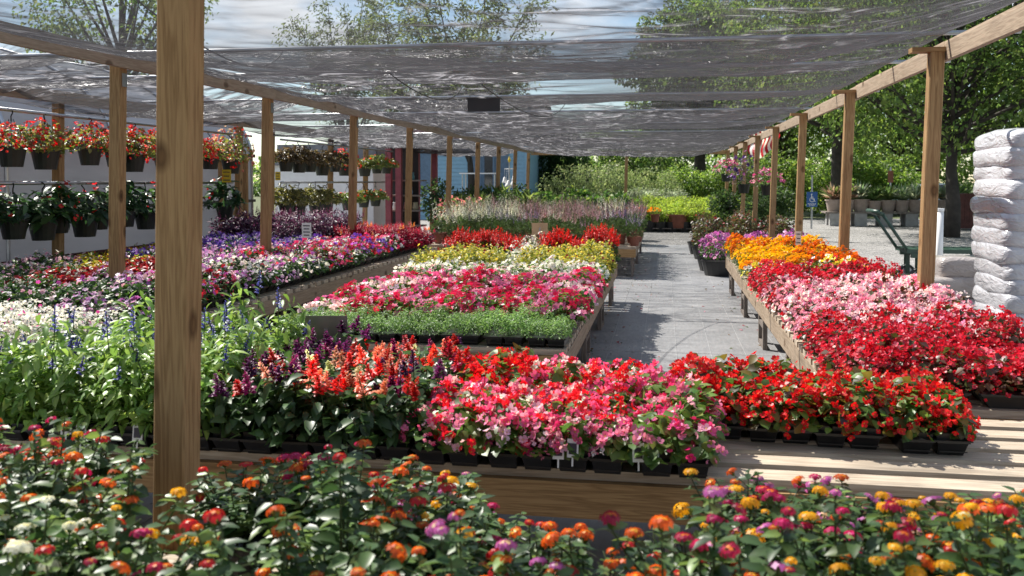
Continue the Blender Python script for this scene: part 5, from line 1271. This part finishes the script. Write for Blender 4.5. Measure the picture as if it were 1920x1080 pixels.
# parked car
def car(px, y_, label, paint):
    p = at_y(px, 370, y_); t = thing('parked_car', label, 'car', (p[0], p[1], 0), .15)
    low = [(-2.2, .35), (-2.25, .7), (-2.1, .88), (-1.1, .98), (1.55, 1.0), (2.1, .95), (2.2, .7), (2.15, .35)]
    cab = [(-1.05, .97), (-.45, 1.42), (.7, 1.46), (1.5, 1.0)]
    g = G()
    def prism(pts, w0, w1=None):
        w1 = w1 or w0; n = len(pts); zm = min(z for _, z in pts); zM = max(z for _, z in pts)
        f = lambda z: w0 + (w1 - w0) * (z - zm) / (zM - zm)
        g.add([(x, -f(z), z) for x, z in pts] + [(x, f(z), z) for x, z in pts], [tuple(range(n)), tuple(range(2 * n - 1, n - 1, -1))] + [(i, i + n, (i + 1) % n + n, (i + 1) % n) for i in range(n)])
    prism(low, .85, .8); prism([(x, z) for x, z in cab], .78, .62); b = g.obj('body', paint, t)
    m = b.modifiers.new('bevel', 'BEVEL'); m.width = .05; m.segments = 3
    g = G()
    for s in (-1, 1):
        f = lambda z: s * (.785 + (.62 - .78) * (z - .97) / .49 + .006)
        for q in ([(-.85, 1.02), (-.38, 1.37), (.1, 1.39), (.1, 1.02)], [(.17, 1.02), (.17, 1.395), (.66, 1.41), (1.25, 1.03)]): g.add([(x, f(z), z) for x, z in q], [(0, 1, 2, 3)])
    g.add([(-1.035, -.68, 1.0), (-1.035, .68, 1.0), (-.5, .6, 1.395), (-.5, -.6, 1.395)], [(0, 1, 2, 3)]); g.obj('window', GLASS, t)
    for x in (-1.4, 1.4):
        for s in (-1, 1):
            h = link('wheel', None, t, (x, s * .74, .33))
            g = G(); n = 20; vs = []
            for (r_, y2) in ((.2, -.1), (.31, -.1), (.33, -.07), (.33, .07), (.31, .1), (.2, .1)):
                vs += [(r_ * math.cos(2 * PI * k / n), y2, r_ * math.sin(2 * PI * k / n)) for k in range(n)]
            g.add(vs, [(i * n + k, i * n + (k + 1) % n, (i + 1) * n + (k + 1) % n, (i + 1) * n + k) for i in range(5) for k in range(n)]); g.obj('tyre', BLACKPL, h)
            g = G(); vs = [(.2 * math.cos(2 * PI * k / n), y2, .2 * math.sin(2 * PI * k / n)) for y2 in (-.085, .085) for k in range(n)]; g.add(vs, [tuple(range(n)), tuple(range(n, 2 * n))]); g.obj('rim', STEEL, h)
    for s in (-.62, .62): g = G(); g.lathe([(0, .03), (.07, .02), (.09, 0)], 12, (-2.22, s, .72)); g.obj('headlight', SW, t)
car(1735, 45, 'silver grey car parked behind the planter row', plain('silver_paint', (.4, .45, .5), .25, .6, var=.02, coat=1))
# striped flag hung from the far posts
pf = at_y(1432, 262, 25.6); fl = thing('flag', 'red and white striped flag hanging limp between the far posts', 'flag', pf)
g = G(); n = 13; RED = lin('#a81c2c'); WH = (.75, .75, .75)
for k in range(n):
    for j in range(10):
        def P_(u_, v_): return ((u_ - .5) * .75 + .05 * math.sin(v_ * 6), .1 * math.sin(u_ * 11 + v_ * 2) + .05 * math.sin(v_ * 5), .25 - v_ * (.62 + .15 * math.sin(u_ * 5)))
        g.add([P_(k / n, j / 10), P_((k + 1) / n, j / 10), P_((k + 1) / n, (j + 1) / 10), P_(k / n, (j + 1) / 10)], [(0, 1, 2, 3)], RED if k % 2 == 0 else WH)
g.obj('cloth', PETAL, fl); g = G(); g.tube([(-.42, 0, .27), (.42, 0, .27)], .014, 6); g.obj('rod', STEEL, fl)

# ---------------------------------------------------------------- garden cart
CG = plain('dark_green_paint', (.02, .05, .035), .4, var=.2)
w0 = at_z(1705, 533, 0); cx, cy = w0[0], w0[1]
ct = thing('garden_cart', 'dark green platform cart with a tall push handle on the gravel edge', 'cart', (cx, cy, 0), 0)
g = G(); g.box((-.05, -.03, .47), (1.9, .03, .53)); g.box((-.05, .62, .47), (1.9, .68, .53)); g.box((-.05, .031, .472), (.02, .619, .528)); g.box((1.84, .031, .472), (1.9, .619, .528))
for k in range(12): g.box((.06 + k * .148, .032, .50), (.17 + k * .148, .618, .52))
g.obj('deck', CG, ct)
g = G()
for y_ in (0, .65): g.tube([(-.03, y_, .5), (-.40, y_, 1.05)], .024, 8)
g.tube([(-.40, -.02, 1.05), (-.40, .67, 1.05)], .03, 8); g.tube([(-.40, -.01, 1.05), (-.47, -.01, 1.09)], .024, 8); g.tube([(-.40, .66, 1.05), (-.47, .66, 1.09)], .024, 8); g.tube([(-.47, -.04, 1.09), (-.47, .69, 1.09)], .032, 8); g.obj('handle', CG, ct, smooth=True)
def wheel(x, y_, R_, parent, wd=.045):
    h = link('wheel', None, parent, (x, y_, R_)); n = 22
    g = G(); vs = []
    for (r_, y2) in ((R_ * .68, -wd), (R_ * .93, -wd), (R_, -wd * .6), (R_, wd * .6), (R_ * .93, wd), (R_ * .68, wd)): vs += [(r_ * math.cos(2 * PI * k / n), y2, r_ * math.sin(2 * PI * k / n)) for k in range(n)]
    g.add(vs, [(i * n + k, i * n + (k + 1) % n, (i + 1) * n + (k + 1) % n, (i + 1) * n + k) for i in range(5) for k in range(n)]); g.obj('tyre', BLACKPL, h)
    g = G()
    for y2 in (-wd * .5, wd * .5): g.add([(R_ * .68 * math.cos(2 * PI * k / n), y2, R_ * .68 * math.sin(2 * PI * k / n)) for k in range(n)], [tuple(range(n))])
    g.tube([(0, -wd * 1.4, 0), (0, wd * 1.4, 0)], R_ * .2, 10); g.obj('rim', STEEL, h)
for y_ in (.0, .65):
    wheel(.12, y_, .125, ct); wheel(1.3, y_, .22, ct)
    g = G(); g.box((.02, y_ - .05, .40), (.22, y_ + .05, .469)); g.box((.09, y_ - .065, .1), (.15, y_ - .052, .40)); g.box((.09, y_ + .052, .1), (.15, y_ + .065, .40)); g.obj('caster_fork', CG, ct)
    g = G(); g.tube([(1.0, y_, .47), (1.3, y_, .22)], .016, 6); g.tube([(1.6, y_, .47), (1.3, y_, .22)], .016, 6); g.obj('strut', CG, ct)

# ---------------------------------------------------------------- pallets of silver bags
def bagmat(name, c, r_):
    m, nt, out = newmat(name); tc = node(nt, 'ShaderNodeTexCoord')
    b = node(nt, 'ShaderNodeBsdfPrincipled'); b.inputs['Base Color'].default_value = c + (1,); b.inputs['Roughness'].default_value = r_; b.inputs['Coat Weight'].default_value = .6; b.inputs['Coat Roughness'].default_value = .12
    oi = node(nt, 'ShaderNodeObjectInfo'); va = node(nt, 'ShaderNodeVectorMath', operation='ADD'); nt.links.new(tc.outputs['Object'], va.inputs[0]); ml = node(nt, 'ShaderNodeMath', operation='MULTIPLY'); ml.inputs[1].default_value = 20; nt.links.new(oi.outputs['Random'], ml.inputs[0]); nt.links.new(ml.outputs[0], va.inputs[1])
    mp = node(nt, 'ShaderNodeMapping'); mp.inputs['Scale'].default_value = (5, 3, 9); nt.links.new(va.outputs[0], mp.inputs[0])
    n = node(nt, 'ShaderNodeTexNoise'); n.inputs['Scale'].default_value = 1.6; n.inputs['Detail'].default_value = 4; n.inputs['Distortion'].default_value = 1.5; nt.links.new(mp.outputs[0], n.inputs['Vector'])
    bp = node(nt, 'ShaderNodeBump'); bp.inputs['Strength'].default_value = .7; bp.inputs['Distance'].default_value = .03; nt.links.new(n.outputs[0], bp.inputs['Height']); nt.links.new(bp.outputs[0], b.inputs['Normal']); nt.links.new(bp.outputs[0], b.inputs['Coat Normal'])
    # greyish film with darker print showing through in patches
    rp = node(nt, 'ShaderNodeValToRGB'); rp.color_ramp.elements[0].position = .38; rp.color_ramp.elements[0].color = tuple(q * .8 for q in c) + (1,); rp.color_ramp.elements[1].position = .55; rp.color_ramp.elements[1].color = c + (1,)
    n2 = node(nt, 'ShaderNodeTexNoise'); n2.inputs['Scale'].default_value = 3; n2.inputs['Detail'].default_value = 5; nt.links.new(va.outputs[0], n2.inputs['Vector']); nt.links.new(n2.outputs[0], rp.inputs[0]); nt.links.new(rp.outputs[0], b.inputs['Base Color'])
    nt.links.new(b.outputs[0], out.inputs[0]); return m
BAG = bagmat('silver_white_bag_film', (.54, .54, .57), .25); BAG2 = bagmat('crumpled_wrapped_bag', (.42, .38, .36), .4)
def bag_mesh(L, W, Hh, seed, mat, n=26, m=20):
    v = []; r = np.random.default_rng(seed); ph = r.uniform(0, 6, 6)
    for j in range(m + 1):
        t = PI * j / m - PI / 2
        for i in range(n):
            a = 2 * PI * i / n
            ce, se = abs(math.cos(t)) ** .2 * (1 if math.cos(t) >= 0 else -1), abs(math.sin(t)) ** .6 * (1 if math.sin(t) >= 0 else -1)
            ca, sa = abs(math.cos(a)) ** .28 * (1 if math.cos(a) >= 0 else -1), abs(math.sin(a)) ** .28 * (1 if math.sin(a) >= 0 else -1)
            x, y, z = W / 2 * ce * ca, L / 2 * ce * sa, Hh / 2 * se
            x += .012 * math.sin(7 * y + ph[0]) + .006 * math.sin(23 * y + ph[1] + z * 30); y += .01 * math.sin(9 * x + ph[2]); z += .008 * math.sin(8 * y + ph[3]) + .006 * math.sin(11 * x + 6 * y + ph[4])
            v.append((x, y, z))
    f = [(j * n + i, j * n + (i + 1) % n, (j + 1) * n + (i + 1) % n, (j + 1) * n + i) for j in range(m) for i in range(n)]
    g = G(); g.add(v, f); return g.mesh('bag', mat, True)
def pallet(x, y_, w_, l_, label):
    t = thing('pallet', label, 'pallet', (x, y_, 0)); g = G()
    for k in range(6): g.box((-w_ / 2, -l_ / 2 + k * l_ / 5.5, .1), (w_ / 2, -l_ / 2 + k * l_ / 5.5 + l_ / 8, .12))
    g.obj('deck_board', GREYWOOD, t)
    for s in (-1, 0, 1): g = G(); g.box((s * (w_ / 2 - .05) - .04, -l_ / 2, 0), (s * (w_ / 2 - .05) + .04, l_ / 2, .098)); g.obj('bearer', GREYWOOD, t)
SX, SY = 3.28, 8.85
pallet(SX + .1, SY, 1.1, 1.1, 'wooden pallet under the tall stack of silver bags')
bm_ = [bag_mesh(1.0, .8, .2, 200 + k, BAG) for k in range(4)]
ordn = ('bottom', 'second', 'third', 'fourth', 'fifth', 'sixth', 'seventh', 'eighth', 'ninth', 'tenth', 'eleventh', 'twelfth', 'thirteenth')
for k in range(13):
    o = link('plastic_bag', bm_[k % 4], None, (SX + rng.normal(0, .007), SY + rng.normal(0, .015), .12 + .085 + k * .142), float(rng.normal(0, .02)) + PI * int(rng.integers(0, 2)), (1 + rng.normal(0, .012), 1, 1))
    lb = 'topmost silver white plastic bag of the tall stack' if k == 12 else 'silver white plastic bag, %s from the %s of the tall stack' % (ordn[k] if k else 'first', 'bottom')
    tag(o, lb, 'bag', 'stacked silver bags')
pallet(3.12, 10.4, .9, 1.0, 'wooden pallet under the low heap of crumpled bags')
bm2 = [bag_mesh(.62, .55, .24, 300 + k, BAG2) for k in range(3)]
hp = [((2.92, 10.2, .24), 'grey crumpled bag at the base of the low heap, facing the bench'), ((3.35, 10.5, .24), 'grey crumpled bag at the base of the low heap, against the tall stack'), ((2.95, 10.25, .44), 'grey crumpled bag in the middle of the low heap'), ((3.3, 10.4, .45), 'grey crumpled bag leaning in the middle of the low heap beside the tall stack'), ((3.12, 10.3, .64), 'topmost crumpled bag of the low heap')]
for k, (q, lb) in enumerate(hp): tag(link('plastic_bag', bm2[k % 3], None, q, (rng.normal(0, .12), rng.normal(0, .12), rng.uniform(0, 3))), lb, 'bag', 'low heap of crumpled bags')

# ---------------------------------------------------------------- signs and tags among the plants
def signholder(px, py0, py1, Y, wd, mat, label, zb):
    a, b = at_y(px, py1, Y), at_y(px, py0, Y); t = thing('sign_holder', label, 'sign', (a[0], Y, 0), TH)
    g = G(); g.box((-wd / 2, -.002, a[2]), (wd / 2, .002, b[2])); g.obj('plate', mat, t)
    g = G(); g.box((-.01, -.009, zb), (.01, -.0025, a[2] + (b[2] - a[2]) * .6)); g.obj('stake', STEEL, t)
    g = G()
    for dx in (-.03, -.012, .02, .055): g.lathe([(.004, -.001), (.004, .001)], 6, (dx, 0, 0))
    return t
PLATE = plain('brushed_plate', (.26, .23, .21), .38, .75, var=.12)
signholder(612, 592, 652, 4.35, .213, PLATE, 'blank back of a metal sign plate on a stake above the salvias', .5)
signholder(1012, 418, 440, 12.2, .215, plain('tan_card', (.5, .36, .22), .7), 'tan card sign on a stake behind the red salvias', .5)
signholder(934, 440, 470, 10.9, .03, STEEL, 'thin bare metal stake between the gold lantanas', .5)
p = at_y(1497, 455, 10.8); card('small white card standing up among the marigolds', p[0], p[1], p[2] - .03, .06, .16, CARD, 3)
def ptag(px, py, Y, label, m=CARD, group='photo tags on the begonia trays'):
    p = at_y(px, py, Y); t = thing('plant_tag', label, 'plant tag', p, float(rng.normal(.1, .15)), group); t.rotation_euler[0] = -.15
    g = G(); g.box((-.02, -.001, -.03), (.02, .001, .035)); g.box((-.003, -.0008, -.06), (.003, .0008, -.03)); g.obj('card', m, t)
    g = G(); g.box((-.014, -.0025, -.018), (.014, -.0015, .02)); g.obj('picture', DARKINK, t)
ptag(1197, 850, 3.17, 'white photo tag at the front of the pale pink begonia tray, beside another tag'); ptag(1225, 845, 3.18, 'white photo tag nearest the end of the pale pink begonia tray'); ptag(1074, 842, 3.18, 'white photo tag under the scarlet clump of begonias'); ptag(1047, 845, 3.19, 'half hidden photo tag in the shade of the begonias')
ptag(1335, 778, 3.7, 'small pale tag on the first red begonia tray'); ptag(1582, 787, 3.66, 'yellow topped tag on the third red begonia tray', TAGY)
ptag(124, 800, 3.2, 'white tag in the pots of the blue salvias, beside a second one'); ptag(152, 812, 3.2, 'small white tag lower down in the blue salvia pots'); ptag(258, 812, 3.2, 'pale tag in the blue salvias next to the square post')
